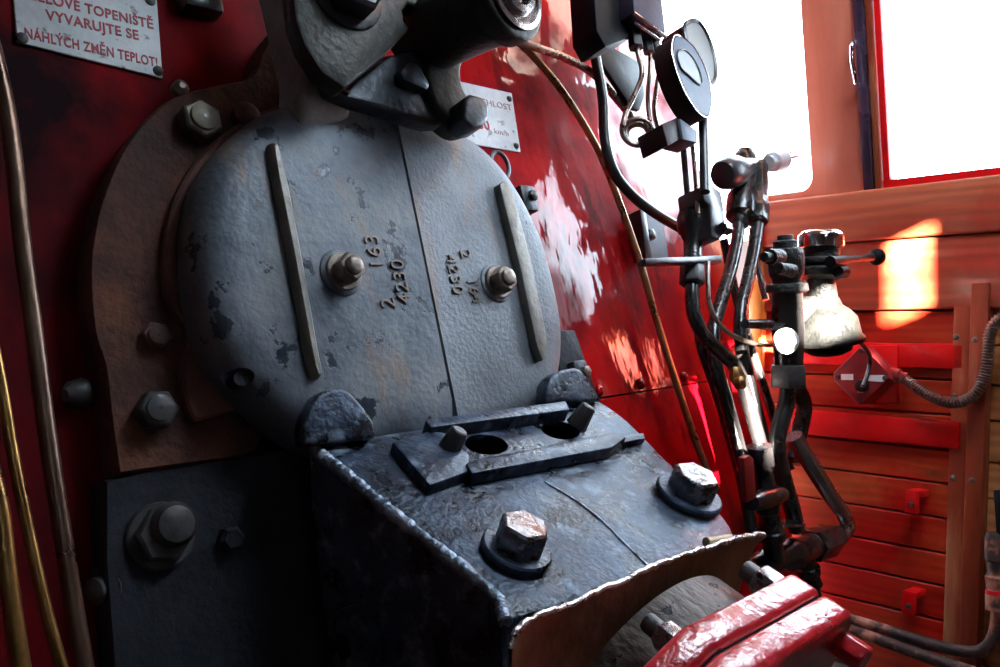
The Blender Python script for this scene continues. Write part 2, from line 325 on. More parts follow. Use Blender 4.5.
# right wall boards
_, zt = SWL.ab(880, 300, .0)
def wallboards():
    mb = MB()
    yl = .86; 
    rows = [-.72, -.655]
    # board seams read at the post (px 947)
    for py in (622, 587, 554, 519, 484, 450, 415, 380, 345, 310): rows.append(SWL.ab(947, py)[1])
    rows.append(.02)
    a_post = SWL.ab(953, 450)[0]
    for i in range(len(rows) - 1):
        mb.box(SWL, -1.02, a_post, rows[i] + .0015, rows[i + 1] - .0015, -.03, 0)
    mb.box(SWL, -1.02, a_post, -.74, .02, -.05, -.031)
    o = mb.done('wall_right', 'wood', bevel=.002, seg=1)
    structure(o)
    mb = MB()
    rows2 = [-.72, -.66] + [SWL.ab(990, py)[1] for py in (610, 573, 536, 500, 463, 421, 385, 345)] + [.03]
    for i in range(len(rows2) - 1):
        mb.box(SWL, a_post, 1.5, rows2[i] + .0015, rows2[i + 1] - .0015, -.045, -.012)
    mb.box(SWL, a_post, 1.5, -.74, .03, -.07, -.046)
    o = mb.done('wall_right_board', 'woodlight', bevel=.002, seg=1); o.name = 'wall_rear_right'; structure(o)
wallboards()
mb = MB()
a0 = SWL.ab(951, 450)[0]; a1 = SWL.ab(967, 450, .012)[0]; a2 = SWL.ab(984, 450, .02)[0]
mb.box(SWL, a0, a1, -.70, .0, -.01, .010)
mb.box(SWL, a1 + .001, a2, -.70, .005, -.01, .022)
structure(mb.done('trim_1', 'woodpost', bevel=.002))
# sill beams
mb = MB()
a_l = -.93
zt = SWU.o.z
mb.box(VYS := Fr((1.65, 0, 0), (0, -1, 0), (0, 0, 1)), a_l, 1.5, .096, zt + .008, -.05, .022)
structure(mb.done('trim_2', 'woodsill', bevel=.006, seg=3))
mb = MB(); mb.box(VYS, a_l, 1.5, -.038, .094, -.05, .014); structure(mb.done('trim_3', 'woodsill', bevel=.005, seg=3))
# red painted rails
mb = MB()
ar = SWL.ab(965, 360)[0]
mb.box(SWL, -.84, ar, SWL.ab(950, 369)[1], SWL.ab(950, 344)[1], -.005, .010); structure(mb.done('trim_4', 'redtrim', bevel=.002))
mb = MB()
mb.box(SWL, -.84, ar, SWL.ab(950, 448)[1], SWL.ab(950, 421)[1], -.005, .016); structure(mb.done('trim_5', 'redtrim', bevel=.003))
# side wall around the windows (upper)
zr = 1.0
mb = MB()
W1l = SWU.ab(690, 180)[0]
mb.box(SWU, -1.5, 1.7, .515, 1.05, -.05, .01)
mb.box(SWU, -.28, 1.7, .0, .85, -.05, .01); mb.box(VYS, -1.02, 1.7, -.06, .12, -.09, -.055)
structure(mb.done('wall_right_top', 'darkwall')); bpy.data.objects['wall_right_top'].name = 'wall_right'
# window 1 : wooden stile with rounded inner corner, bottom rail, glass
w1 = thing('window_1', '', ''); del w1['label']; del w1['category']; structure(w1)
pA = [SWU.ab(*p) for p in [(812, 0), (800, -60)]]
aL = SWU.ab(799, 0)[0]; aR = SWU.ab(856, 60)[0]; aS = SWU.ab(874, 100, .012)[0]
bBot = .0; 
ptsin = [(aL, .56), (aL + .0, .06)] + [(aL - .03 + .03 * math.cos(t), .052 - .03 * math.sin(t)) for t in [i * math.pi / 12 for i in range(1, 6)]] + [(-1.02, .022)]
poly = ptsin + [(-1.02, 0), (aR, 0), (aR, .56)]
MB().prism(SWU, poly, -.035, -.004).done('window_frame', 'woodwin', w1, bevel=.002)
MB().box(SWU, -1.02, aR - .01, .0, .56, -.024, -.021).done('window_pane', 'glass', w1)
st = MB().box(SWU, aR + .0005, SWU.ab(866, 60)[0], 0.001, .56, -.034, .004).done('metal_strip', 'purple', w1, bevel=.003)
MB().box(SWU, SWU.ab(866, 60)[0] + .0005, SWU.ab(873, 60)[0], 0.001, .56, -.034, -.004).done('guide_post', 'woodpost', w1, bevel=.003)
hp = [SWU.hit(853, 42, .006), SWU.hit(852, 44, .026), SWU.hit(852, 60, .03), SWU.hit(855, 76, .03), SWU.hit(856, 83, .026), SWU.hit(857, 85, .006)]
C = crom(hp, 5); MB().tube(C, .0042, 10).done('window_handle', 'chrome', w1)
w2 = thing('window_2', '', ''); del w2['label']; del w2['category']; structure(w2)
a5 = SWU.ab(876, 60)[0]
mb = MB(); mb.box(SWU, a5, -.28, .0, .022, -.04, -.002); mb.box(SWU, a5, a5 + .012, .022, .56, -.04, -.002); mb.box(SWU, -.30, -.28, .0, .56, -.04, -.002)
mb.done('window_frame', 'redtrim', w2, bevel=.002)
MB().box(SWU, a5, -.28, .01, .56, -.024, -.021).done('window_pane', 'glass', w2)
# orange corner post beyond the window edge
mb = MB(); q0 = SWL.ab(757, 240)[0]; q1 = SWL.ab(770, 240)[0]
mb.box(VYS, q0, q1, -.60, .21, -.02, .026); structure(mb.done('trim_6', 'orange', bevel=.003))
# rear wall of the cab with unseen slots added to shape the sun patches; front wall around the boiler
mb = MB()
def panelwall(mb, fr_, A, B, holes, h0, h1):          # flat wall over A x B with rectangular openings
    xs = sorted(set([*A] + [v for h in holes for v in h[:2]])); ys = sorted(set([*B] + [v for h in holes for v in h[2:]]))
    for i in range(len(xs) - 1):
        for j in range(len(ys) - 1):
            cx, cy = (xs[i] + xs[i + 1]) / 2, (ys[j] + ys[j + 1]) / 2
            if any(h[0] < cx < h[1] and h[2] < cy < h[3] for h in holes): continue
            mb.box(fr_, xs[i], xs[i + 1], ys[j], ys[j + 1], h0, h1)
REARF = Fr((0, -1.65, 0), (1, 0, 0), (0, 0, 1))
panelwall(mb, REARF, (-1.25, 1.70), (-.72, 1.1), [(-.235, -.155, .86, 1.02), (-.72, -.662, .66, .87), (-.60, -.37, .84, .935)], 0, .04)
structure(mb.done('wall_rear', 'darkwall'))

# ================================================================== BOILER BACKHEAD
bk = thing('boiler_backhead', 'red painted riveted steel boiler end plate behind the fire door', 'boiler', (0.4, .95, -.3))
vs = BH.ab(640, 391)[1]
def ush(v): return 1.62 if v < .1 else 1.62
ul = BH.ab(300, 60)[0]
MB().prism(BH, [(ul, vs), (1.60, vs), (1.575, .25), (1.52, 1.12), (ul, 1.12)], -.05, 0).done('upper_plate', 'red', bk)
o = MB().prism(BH, [(-1.2, vs), (ul - .001, vs), (ul - .001, 1.12), (-1.2, 1.12)], -.05, 0).done('shaded_side_plate', 'redshade', bk); o['label'] = 'red side plate with shade put into its darker colour'  # separate plate, coloured darker in place of the unlit left side
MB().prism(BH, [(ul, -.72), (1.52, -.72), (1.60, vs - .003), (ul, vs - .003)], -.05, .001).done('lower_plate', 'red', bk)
MB().prism(BH, [(-1.2, -.72), (ul - .001, -.72), (ul - .001, vs), (-1.2, vs)], -.05, .0).done('shaded_side_plate', 'redshade', bk)
MB().box(BH, -1.2, 1.55, vs - .03, vs + .03, -.07, -.051).done('seam_strip', 'hole', bk)
for p in [(640, 384), (683, 377), (598, 391)]:
    P = BH.hit(*p); along(bk, 'rivet', P, BH.ez, [(0, .010), (.004, .0095), (.008, .006), (.009, .003)], 'red', 14)
# raised lap strip running up the plate
# lugs and hose clip behind the right door leaf
for p in [(530, 196), (583, 372)]:
    a, b = BH.ab(*p, .045)
    o = MB().box(BH, a - .016, a + .016, b - .025, b + .02, .0, .045).done('door_stop_lug', 'mechblue', bk, bevel=.005)
    along(o, 'bolt', BH.P(a + .004, b, .044), BH.ez, [(0, .009), (.008, .009), (.010, .006)], 'nut' if p[0] > 550 else 'nutdark', 6)
P = BH.hit(500, 165, .05); ring = [P + (BH.ex * math.cos(t) * .018 + BH.ey * math.sin(t) * .022) for t in [2 * math.pi * i / 24 for i in range(25)]]
MB().tube(ring, .0035, 8).done('ring_clip', 'mechblue', bk)
# dark side flange of the door opening seen right of the door
fpoly = BH.poly([(575, 330), (590, 372), (600, 400), (606, 430), (560, 430), (560, 330)], .03)
MB().prism(BH, fpoly, .0, .03).done('right_flange', 'lowplate', bk, bevel=.003)
# small dark fitting at top left
a, b = BH.ab(205, 6, .02); o = MB().box(BH, a - .03, a + .022, b - .01, b + .03, 0, .03).done('edge_bracket', 'black', bk, bevel=.006)

# ================================================================== DOOR FRAME PLATE
fr = thing('fire_door_frame', 'rusty brown cast iron frame plate carrying the fire doors, with large nuts', 'door frame', BH.P(.45, .0, .0))
H = .045
outl = crom([(262, 52), (251, 76), (225, 83), (180, 94), (150, 115), (125, 145), (106, 185), (95, 222), (89, 270), (93, 330), (104, 368), (110, 420), (118, 475)], 5)
op = [(p.x, p.y) for p in outl]
fp = BH.poly([(272, 30), (268, 40)] + op + [(244, 457), (258, 450), (263, 435), (420, 430), (530, 380), (515, 250), (455, 150), (400, 80), (300, 20)], H)
MB().prism(BH, fp, 0, H, [(0, .001), (0, H - .004), (.003, H)]).done('plate', 'frame', fr)
ro = crom([(400, 70), (330, 85), (280, 105), (240, 123), (203, 152), (178, 190), (167, 225), (163, 262), (166, 295), (178, 318), (187, 332), (184, 350), (180, 372), (184, 400), (190, 418)], 5)
rp = BH.poly([(p.x, p.y) for p in ro], H + .008) + BH.poly([] + [(196, 421), (236, 412), (300, 400), (430, 300), (430, 100)], H + .014)
MB().prism(BH, rp, H, H + .014, [(0, H - .002), (0, H + .011), (.003, H + .014)]).done('rim', 'ring', fr)
def fbolt(px, py, rpx, m, parent=fr, h=H, th=.022, **k):
    P = BH.hit(px, py, h + th); P = P - BH.ez * (th + .0)
    r = mpx(rpx, P); return hexbolt(parent, P, BH.ez, 0, 0, r, th, r * .66, .004, m, dome=False, hole=True, **k)
fbolt(204, 117, 21, 'nutolive', spin=.5)
fbolt(160, 408, 20, 'nutdark', spin=.1)
fbolt(158, 335, 15, 'ring', th=.010)
P = BH.hit(250, 112, H + .02) - BH.ez * .02; along(fr, 'rivet', P, BH.ez, [(0, .017), (.014, .017), (.021, .010), (.022, .004)], 'ring', 20)
P = BH.hit(178, 91, .02); along(fr, 'rivet', P, BH.ez, [(0, .010), (.010, .010), (.015, .004)], 'nut', 12)
P = BH.hit(82, 393, .01); along(fr, 'rivet', P, Vc((-1, -.4, 0)), [(0, .016), (.012, .014), (.020, .006)], 'nutdark', 16)
# lower sooty plate
lp = thing('lower_frame_plate', 'dark sooty iron plate with a big dome bolt under the brown frame', 'plate', BH.P(.35, -.4, 0))
lpo = BH.poly([(104, 480), (150, 468), (250, 455), (330, 440), (330, 760), (118, 760), (112, 667), (104, 560)], .04)
MB().prism(BH, lpo, 0, .04, [(0, .0015), (0, .036), (.003, .04)]).done('plate', 'lowplate', lp)
P = BH.hit(160, 536, .04); hexbolt(lp, P, BH.ez, .034, .006, .029, .012, 0, 0, 'nutdark', name='hex_nut')
P = BH.hit(176, 524, .065) - BH.ez * .012; along(lp, 'dome_stud', P, BH.ez, [(0, .023), (.008, .023), (.016, .018), (.019, .008)], 'nutdark', 22)
P = BH.hit(228, 540, .04); along(lp, 'small_nut', P, BH.ez, [(0, .014), (.012, .014), (.015, .010)], 'lowplate', 6)
P = BH.hit(106, 588, .02); along(lp, 'side_nut', P, Vc((-1, -.5, .1)), [(-.02, .022), (.004, .022), (.004, .013), (.016, .013), (.020, .006)], 'nutdark', 18)

# ================================================================== FIRE DOOR LEAVES
HD = .116
left_out = crom([(283, 108), (262, 115), (240, 129), (212, 155), (192, 190), (184, 230), (184, 270), (189, 310), (198, 345), (213, 372), (233, 397), (262, 425), (300, 450), (345, 462)], 5)
lo = [(p.x, p.y) for p in left_out]
lpoly = BH.poly(lo, .078) + BH.poly([(400, 450), (453, 440), (452, 400), (424, 260), (394, 117), (345, 92)], HD)
def leaf_layers(poly, ctr, seam_u_of, H0, Hn):
    rings = []
    for ins, h in [(-.001, H0), (.0, H0 + .018), (.005, Hn - .020), (.014, Hn - .009), (.028, Hn - .003), (.05, Hn)]:
        pp = []
        for a, b in poly:
            us = seam_u_of(b)
            if abs(a - us) < .014 or ins <= 0: pp.append((a, b)); continue
            d = Vc((ctr[0] - a, ctr[1] - b)); L = d.length
            k = min(ins / L, .8); na = a + d.x * k; nb = b + d.y * k
            pp.append((na, nb))
        rings.append([BH.P(a, b, h) for a, b in pp])
    return rings
sa = BH.ab(394, 117, HD); sb = BH.ab(452, 400, HD)
def seam(b): return sa[0] + (sb[0] - sa[0]) * (b - sa[1]) / (sb[1] - sa[1])
dl = thing('fire_door_leaf', 'left grey cast iron fire door leaf with tall lever arm and raised 163', 'fire door', BH.P(.52, -.14, .05))
dpan_ = MB().loft(leaf_layers(lpoly, (seam(.03), .03), seam, .0605, HD)); dpan = dpan_.done('door_panel', 'door', dl)
# lever arm rising off the leaf
armp = [(252, -60), (258, -20), (266, 10), (275, 50), (283, 85), (282, 112)]
armr = [(350, 118), (345, 100), (325, 80), (312, 55), (303, 25), (300, -10), (298, -60)]
ap = BH.poly([(p.x, p.y) for p in crom(armp, 4)], .085) + BH.poly([(300, 130)][:0] + [(300, 130), (330, 130)] + [(p.x, p.y) for p in crom(armr, 4)], HD)
b_lo = min(q[1] for q in ap); ramp = lambda b: .030 * min(1, max(0, (b - b_lo - .012) / .07))
MB().loft([[BH.P(a, b, h + (ramp(b) if k else 0)) for a, b in (inset(ap, ins) if ins else ap)] for k, (ins, h) in enumerate([(0, .075), (0, HD - .012), (.003, HD - .005), (.008, HD - .001), (.015, HD + .001)])]).done('lever_arm', 'arm', dl)
# left raised rib
rb = crom([(270, 147), (274, 142), (280, 148), (290, 190), (305, 270), (318, 345), (323, 372), (318, 379), (311, 368), (300, 310), (288, 245), (276, 185)], 3, True)
rbp = BH.poly([(p.x, p.y) for p in rb], HD + .01)
MB().prism(BH, rbp, 0, 0, [(0, HD - .006), (0.0005, HD + .006), (.002, HD + .011), (.0045, HD + .014)]).done('raised_rib', 'rib', dl)
def dbolt(parent, px, py):
    P = BH.hit(px, py, HD)
    r = mpx(1, P)
    along(parent, 'boss', P - BH.ez * .004, BH.ez, [(0, 25 * r), (.006, 24 * r), (.009, 20 * r)], 'door', 28)
    return hexbolt(parent, P + BH.ez * .004, BH.ez, 20 * r, .005, 15 * r, .018, 9.5 * r, .008, 'nut', spin=.35)
dbolt(dl, 341, 273)
a, b = BH.ab(240, 378, HD - .01)
cut(dpan, MB().prism(BH, circ(a, b, .015, 18, .011), HD - .035, HD + .02))
MB().prism(BH, circ(a + .004, b, .009, 14, .008), HD - .04, HD - .014).done('socket_plug', 'lowplate', dl)
s_ = 15.5 / 841 * 1.15
a, b = BH.ab(385, 309, HD); a2, b2 = BH.ab(372, 243, HD)
rot = math.atan2(b2 - b, a2 - a)
def upr(fr_, p0, p1, h): A = fr_.ab(*p0, h); B = fr_.ab(*p1, h); return A, math.atan2(B[1] - A[1], B[0] - A[0])
(A0, R0) = upr(BH, (389, 309), (374, 240), HD)
(Aq, Rq) = upr(BH, (378, 270), (372, 240), HD)
textmesh('raised_numerals', '163', BH, Aq[0], Aq[1], HD + .0005, .029, 'numeral', dl, R0, .0022)
textmesh('raised_numerals', '2', BH, A0[0], A0[1], HD + .0005, .029, 'numeral', dl, R0, .0022)
(A1, R1) = upr(BH, (405, 304), (394, 250), HD)
textmesh('raised_numerals', '4230', BH, A1[0], A1[1], HD + .0005, .027, 'numeral', dl, R1, .0022)

right_out = crom([(440, 112), (478, 132), (508, 160), (533, 198), (552, 240), (564, 285), (571, 325), (571, 360), (566, 392)], 5)
HR = .106
rpoly = BH.poly([(397, 117)] + [(p.x, p.y) for p in right_out] + [(545, 420), (500, 440), (457, 445), (455.5, 400)], HR)
# align seam edge
rp2 = []
for a, b in rpoly:
    u = seam(b)
    if abs(a - u) < .02: a = u + .013
    rp2.append((a, b))
dr = thing('fire_door_leaf', 'right grey cast iron fire door leaf with flat slanting bar and raised 164', 'fire door', BH.P(.86, -.14, .05))
MB().loft(leaf_layers(rp2, (seam(.03), .03), seam, .0605, HR)).done('door_panel', 'door2', dr)
bp = BH.poly([(500, 184), (505, 180), (513, 190), (530, 255), (547, 335), (546, 357), (543, 361), (537, 345), (520, 265), (505, 205)], HR + .014)
MB().prism(BH, bp, HR - .002, HR + .014).done('raised_rib', 'rib', dr, bevel=.002)
def dbolt2(parent, px, py):
    P = BH.hit(px, py, HR); r = mpx(1, P)
    along(parent, 'boss', P - BH.ez * .004, BH.ez, [(0, 21 * r), (.006, 20 * r), (.008, 17 * r)], 'door2', 28)
    return hexbolt(parent, P + BH.ez * .003, BH.ez, 17 * r, .005, 13.5 * r, .017, 8.5 * r, .006, 'nut', spin=.35)
dbolt2(dr, 496, 283)
(A0, R0) = upr(BH, (463, 250), (481, 308), HR)
textmesh('raised_numerals', '2', BH, A0[0], A0[1], HR + .0005, .026, 'numeral', dr, R0, .002)
(A0, R0) = upr(BH, (469, 278), (478, 310), HR)
textmesh('raised_numerals', '164', BH, A0[0], A0[1], HR + .0005, .023, 'numeral', dr, R0, .002)
(A0, R0) = upr(BH, (449, 255), (460, 305), HR)
textmesh('raised_numerals', '4230', BH, A0[0], A0[1], HR + .0005, .026, 'numeral', dr, R0, .002)

# ================================================================== LATCH MECHANISM ABOVE THE DOORS
lt = thing('door_closing_bracket', 'dark hook-edged steel bracket with a big hex nut above the fire doors', 'bracket', BH.P(.75, .22, .1))
HB = .185
hk = crom([(398, 26), (400, 10), (408, 2), (416, 5), (418, 16), (424, 26), (434, 31)], 4)
plate = [(292, -30), (298, 40), (318, 70), (345, 92), (352, 82), (414, 28)]
plate_px = [(289, -60), (291, -20), (296, 20), (305, 45), (322, 72), (345, 88), (354, 80), (385, 55), (411, 29), (405, 22), (403, 10), (408, 3), (415, 5), (420, 15), (428, 25), (436, 27), (442, 12), (440, -60)]
MB().prism(BH, BH.poly(plate_px, HB), HB - .028, HB).done('hooked_plate', 'mech', lt, bevel=.004)
hexbolt(lt, BH.hit(345, -8, HB), BH.ez, .05, .004, .040, .03, .02, .01, 'mechblue', spin=.1)
wd = [(318, 72), (345, 90), (352, 80), (385, 55), (415, 50), (440, 62), (452, 85), (455, 122), (432, 124), (395, 112), (350, 98), (330, 90)]
MB().prism(BH, BH.poly(wd, .15), .121, .15).done('lower_ledge', 'mechblue', lt, bevel=.008, seg=3)
# flange fin
MB().prism(BH, BH.poly([(400, 70), (412, 60), (420, 64), (432, 85), (428, 90), (405, 80)], .165), .145, .165).done('rounded_tab', 'mechblue', lt, bevel=.006)
cyl = thing('shaft_housing', 'dark round shaft housing with ringed end above the right fire door', 'shaft housing', BH.P(.95, .3, .1))
# housing runs out from the plate toward the cab
E0 = BH.hit(514, -8, .30); rr = mpx(43, E0); ax = BH.ez
E1 = E0 - ax * .24
CA = nrm(E0 - BH.hit(432, 34, .16))
L = (E0 - BH.hit(432, 34, .16)).length
along(cyl, 'barrel', E0 - CA * L, CA, [(0, rr * .92), (L * .55, rr * .95), (L * .78, rr * 1.0), (L * .80, rr * 1.12), (L * .97, rr * 1.12), (L, rr * 1.04)], 'mech', 36, bevel=.002)
along(cyl, 'end_ring', E0 - CA * .002, CA, [(0, rr * .92), (.007, rr * .92), (.008, rr * .80), (.004, rr * .72), (.004, rr * .6), (.012, rr * .56), (.013, rr * .38), (.002, rr * .3)], 'steelpipe', 36)
# smaller tube left of it
Pq = BH.hit(438, 12, .19); along(cyl, 'side_boss', Pq - BH.ez * .08, CA, [(0, .03), (.09, .03), (.1, .022)], 'mech', 24)
lev = thing('door_lever', 'curved dark steel lever with a squared end resting on the right door', 'lever', BH.P(.85, .2, .1))
lvp = [(428, 58), (432, 95), (447, 118), (466, 130), (484, 122), (474, 104), (464, 88), (462, 66), (470, 45), (445, 40)]
MB().prism(BH, BH.poly([(p.x, p.y) for p in crom(lvp, 4, True)], .16), .121, .16).done('curved_arm', 'mech', lev, bevel=.007, seg=3)
MB().prism(BH, BH.poly([(464, 98), (471, 93), (483, 96), (490, 105), (490, 118), (484, 126), (474, 128), (463, 120)], .19), .15, .19).done('squared_end', 'mechblue', lev, bevel=.006, seg=3)

# ================================================================== FIREHOLE BOX
bx = thing('firehole_box', 'blue-black oily iron box with slotted sloping top in front of the fire doors', 'firebox casing', (.8, .6, -.72))
topR = [(590, 398), (602, 400), (630, 420), (665, 455), (700, 488), (724, 513), (736, 532), (733, 548), (722, 556)]
yS = TP.hit(722, 560).y                       # depth where the box ends under the shield
topL = [(505, 622), (490, 590), (430, 543), (380, 503), (340, 470), (312, 448)]
tp = TP.poly([(312, 442), (385, 431), (470, 418), (560, 404)] + [(p.x, p.y) for p in crom(topR, 3)] + topL, 0)
top3 = [TP.P(a, b) for a, b in tp]
def boxbody():
    bm = MB()
    ctr = sum(top3, Vc()) / len(top3)
    rings = []
    def ringat(ins, dn):
        pp = inset(tp, ins); return [TP.P(a, b, -dn) for a, b in pp]
    rings = [ringat(.012, 0), ringat(.004, .003), ringat(0, .010)]
    cl_ = lambda x, y, z: Vc((x, min(y, .95 + .28 * z - .052), z))
    rings.append([cl_(p.x, p.y, p.z - .06) for p in rings[-1]])
    rings.append([cl_(p.x, p.y, -.70) for p in rings[2]])
    bm.loft(rings); return bm
bodyo = boxbody().done('box_body', 'box', bx)
# vertical seam strip at the backhead side
# ears
e1 = [(300, 447), (300, 425), (308, 405), (318, 393), (338, 390), (350, 398), (362, 412), (370, 424), (372, 440)]
EF = Fr(TP.P(0, 0), (1, 0, 0), (0, .28, 1))
MB().prism(EF, [(p.x, p.y) for p in crom([Vc(EF.ab(*p, .012)) for p in e1], 2)], -.003, .022).done('ear_lug', 'box', bx, bevel=.005, seg=3)
e2 = [(541, 405), (543, 385), (552, 374), (570, 369), (580, 375), (588, 388), (598, 402)]
MB().prism(EF, [(p.x, p.y) for p in crom([Vc(EF.ab(*p, .012)) for p in e2], 2)], -.003, .022).done('ear_lug', 'box', bx, bevel=.005, seg=3)
# slotted cover plate
cp = [(392, 441), (430, 487), (470, 470), (560, 455), (612, 436), (600, 425), (585, 405), (560, 402), (430, 424)]
cover = MB().prism(TP, TP.poly([(392, 441), (430, 485), (468, 471), (470, 455), (445, 432), (430, 430)], .014), -.004, .014).done('cover_plate', 'box', bx, bevel=.003)
cov2 = MB().prism(TP, TP.poly([(425, 425), (440, 470), (470, 466), (600, 440), (592, 412), (560, 404)], .004), -.004, .004).done('slot_plate', 'box', bx, bevel=.002)
for (cx, cy, w) in [(487, 443, .030), (561, 429, .030)]:
    a, b = TP.ab(cx, cy, .006)
    for ob_ in (bodyo, cov2, cover): cut(ob_, MB().prism(TP, circ(a, b, w, 28, .021), -.10, .03))
def bar(pts, h0, h1, nm, m='box'): return MB().prism(TP, TP.poly(pts, h1), h0, h1).done(nm, m, bx, bevel=.003, seg=2)
bar([(425, 419), (431, 427), (570, 409), (566, 400)], 0, .022, 'guide_rail')
bar([(466, 462), (472, 473), (612, 447), (627, 437), (618, 431), (480, 458)], 0, .018, 'guide_rail')
bar([(612, 436), (612, 444), (646, 438), (644, 432)], 0, .010, 'rail_end')
for (p0, p1, r) in [((449, 449), (460, 430), 10), ((578, 423), (589, 406), 9)]:
    A = TP.hit(*p0, .010); B = A + (TP.ez * .028 + TP.ey * .002) 
    B = TP.hit(*p1, .035)
    ax_ = B - A
    along(bx, 'peg', A - ax_ * .2, ax_, [(0, .015), (ax_.length * .7, .012), (ax_.length * 1.15, .0105), (ax_.length * 1.22, .008)], 'nutdark', 8, bevel=.001)
def topbolt(px, py, rp_, sp):
    P = TP.hit(px, py, .004); r = mpx(1, P)
    o = hexbolt(bx, P, TP.ez, rp_ * 1.42 * r, .007, rp_ * r, .026, 0, 0, 'boltbright', 'box', spin=sp)
    return o
topbolt(516, 551, 26, .15)
topbolt(688, 496, 24, .15)
# scar line: weld bead running down the slope
wp = [(545, 482), (575, 500), (603, 522), (622, 541), (648, 566)]
C = crom([TP.hit(x, y, .0003) for x, y in wp], 10)
MB().tube(C, [.0012 + .0012 * random.random() for _ in C], 8).done('weld_bead', 'boxedge', bx)
ed = [(x, y) for x, y in reversed(topL)]
C = crom([TP.P(*TP.ab(x + 2.5, y - 2.5, 0), -.0045) for x, y in ed], 22)
MB().tube(C, [.0055 + .0022 * random.random() for _ in C], 10).done('worn_lit_edge_bead', 'boxedge', bx)  # pale bead on the worn edge; its bluish glints are put into the colour
# boss on the left flank
LF = Fr(TL, (0, -1, 0), (0, 0, 1))           # left flank, ez = -x
a, b = LF.ab(346, 645, .006)
LFo = nrm(Vc((-1, 0, 0)))
Pb = LF.P(a, b, 0)
along(bx, 'flank_boss', Pb - LFo * .012, LFo, [(0, .036), (.018, .034), (.021, .028)], 'box', 30)
along(bx, 'boss_hole', Pb, LFo, [(0, .013), (.0105, .013)], 'hole', 20)

# ================================================================== SHIELD
yy = TP.hit(735, 548).y - .012
SP = Fr((0, yy, 0), (1, 0, 0), (0, .25, 1))
sh = thing('heat_shield', 'torn-edged burnt brown sheet steel shield across the lower end of the box', 'shield', (.9, yy, -.72))
e = [(512, 650), (516, 637), (523, 627), (538, 618), (560, 610), (585, 599), (610, 588), (635, 577), (655, 567), (672, 561), (695, 553), (720, 545), (745, 538), (762, 535), (766, 537)]
ec = crom([Vc((x, y)) for x, y in e], 6)
edge = []
for i, p in enumerate(ec):
    P = SP.hit(p.x, p.y, .0); w = .0022 * (random.random() - .5) * (1 if 6 < i < len(ec) - 8 else .2)
    edge.append(P + Vc((0, 0, w)))
x0, x1 = edge[0].x, edge[-1].x
def lower(P, f):
    u = (P.x - x0) / (x1 - x0)
    bow = .05 * math.sin(math.pi * min(max(u, 0), 1)) * f
    zb = P.z - f * (.42 if u < .62 else .42 - (u - .62) / .38 * .40)
    return Vc((P.x, P.y + bow * .5 + .02 * f, zb))
mbs = MB()
front = [[lower(P, f / 8) for P in edge] for f in range(9)]
back = [[p + Vc((0, .0035, 0)) for p in row] for row in front]
mbs.loft(front, cap=False, closed=False)
mbs.loft(back, cap=False, closed=False)
bm = mbs.bm
mbs.done('sheet', 'shieldmat', sh)
MB().tube([p + Vc((0, .0017, .0005)) for p in edge], [.0020 + .0013 * random.random() for _ in edge], 8).done('torn_edge', 'shieldedge', sh)

# ================================================================== ROUND NECK + RED FLANGES
AX = nrm(Vc((0, -1, -.42))); T1_ = .085
NP = Fr(SP.hit(668, 562, -.004), (1, 0, 0), (0, -.42, 1))        # plane across the neck, ez = along -y
NP = Fr(SP.hit(668, 562, -.004), (1, 0, 0), Vc((1, 0, 0)).cross(AX) * -1)
if NP.ez.dot(AX) < 0: NP = Fr(NP.o, (1, 0, 0), Vc((1, 0, 0)).cross(AX))
Rn = .135
nk = thing('steam_pipe_neck', 'scaled brown round pipe running from the shield to the red flange', 'pipe', NP.P(0, -Rn, .05))
cA = NP.P(0.0, -Rn, 0)
along(nk, 'neck_pipe', cA + NP.ez * .0 - NP.ey * .006, NP.ez, [(.02, Rn), (T1_ - .0015, Rn)], 'rustcyl', 64)
T1 = .085
F1 = Fr(NP.P(0, 0, T1), NP.ex, NP.ey)
fA = F1.ab(682, 622); fB = F1.ab(790, 573)
D = F1.hit(790, 573); r2_ = ray(850, 620)
# thickness so that the front rim passes (850,620)
best = None
for i in range(400):
    t = i * .001; q = D + F1.ez * t; c = Vc((q.dot(RGT), q.dot(UPV), q.dot(FWD))); sx_ = 500 + FPX * c.x / c.z; sy_ = 333.5 - FPX * c.y / c.z
    d_ = (sx_ - 850) ** 2 + (sy_ - 620) ** 2
    if best is None or d_ < best[0]: best = (d_, t, sx_, sy_)
TH = best[1]
def flange_poly():
    a0, b0 = fA; a1, b1 = fB; bt = (b0 + b1) / 2
    w = a1 - a0
    return [(a0, bt), (a1, bt), (a1 + .012, bt - .012), (a1 + .012, bt - .10), (a1 - .04, bt - .2), (a0 - .02, bt - .24), (a0 - .11, bt - .2), (a0 - .13, bt - .10), (a0 - .06, bt - .035)]
fpz = flange_poly()
fg = thing('pipe_flange', 'glossy red painted two-piece pipe flange at the bottom of the picture', 'flange', F1.P(fA[0], fA[1] - .1, 0))
MB().prism(F1, fpz, 0, TH * .49).done('rear_half', 'redclamp', fg, bevel=.006, seg=3)
MB().prism(F1, fpz, TH * .51, TH).done('front_half', 'redclamp', fg, bevel=.007, seg=3)
MB().prism(F1, inset(fpz, .005), TH * .48, TH * .52).done('gasket', 'hole', fg)
for p, s2 in [((660, 632), .9), ((757, 578), .9)]:
    P = F1.hit(p[0], p[1], -.03); r = mpx(17, P)
    o = along(fg, 'bolt', P, F1.ez, [(0, r * .85), (.003, r), (.032, r)], 'boltbright', 6, bevel=.001, spin=s2)
    along(o, 'threaded_end', P - F1.ez * .014, F1.ez, [(0, r * .55), (.002, r * .62), (.018, r * .62)], 'nutdark', 16)
P = F1.hit(836, 640, TH - .004); r = mpx(15, P)
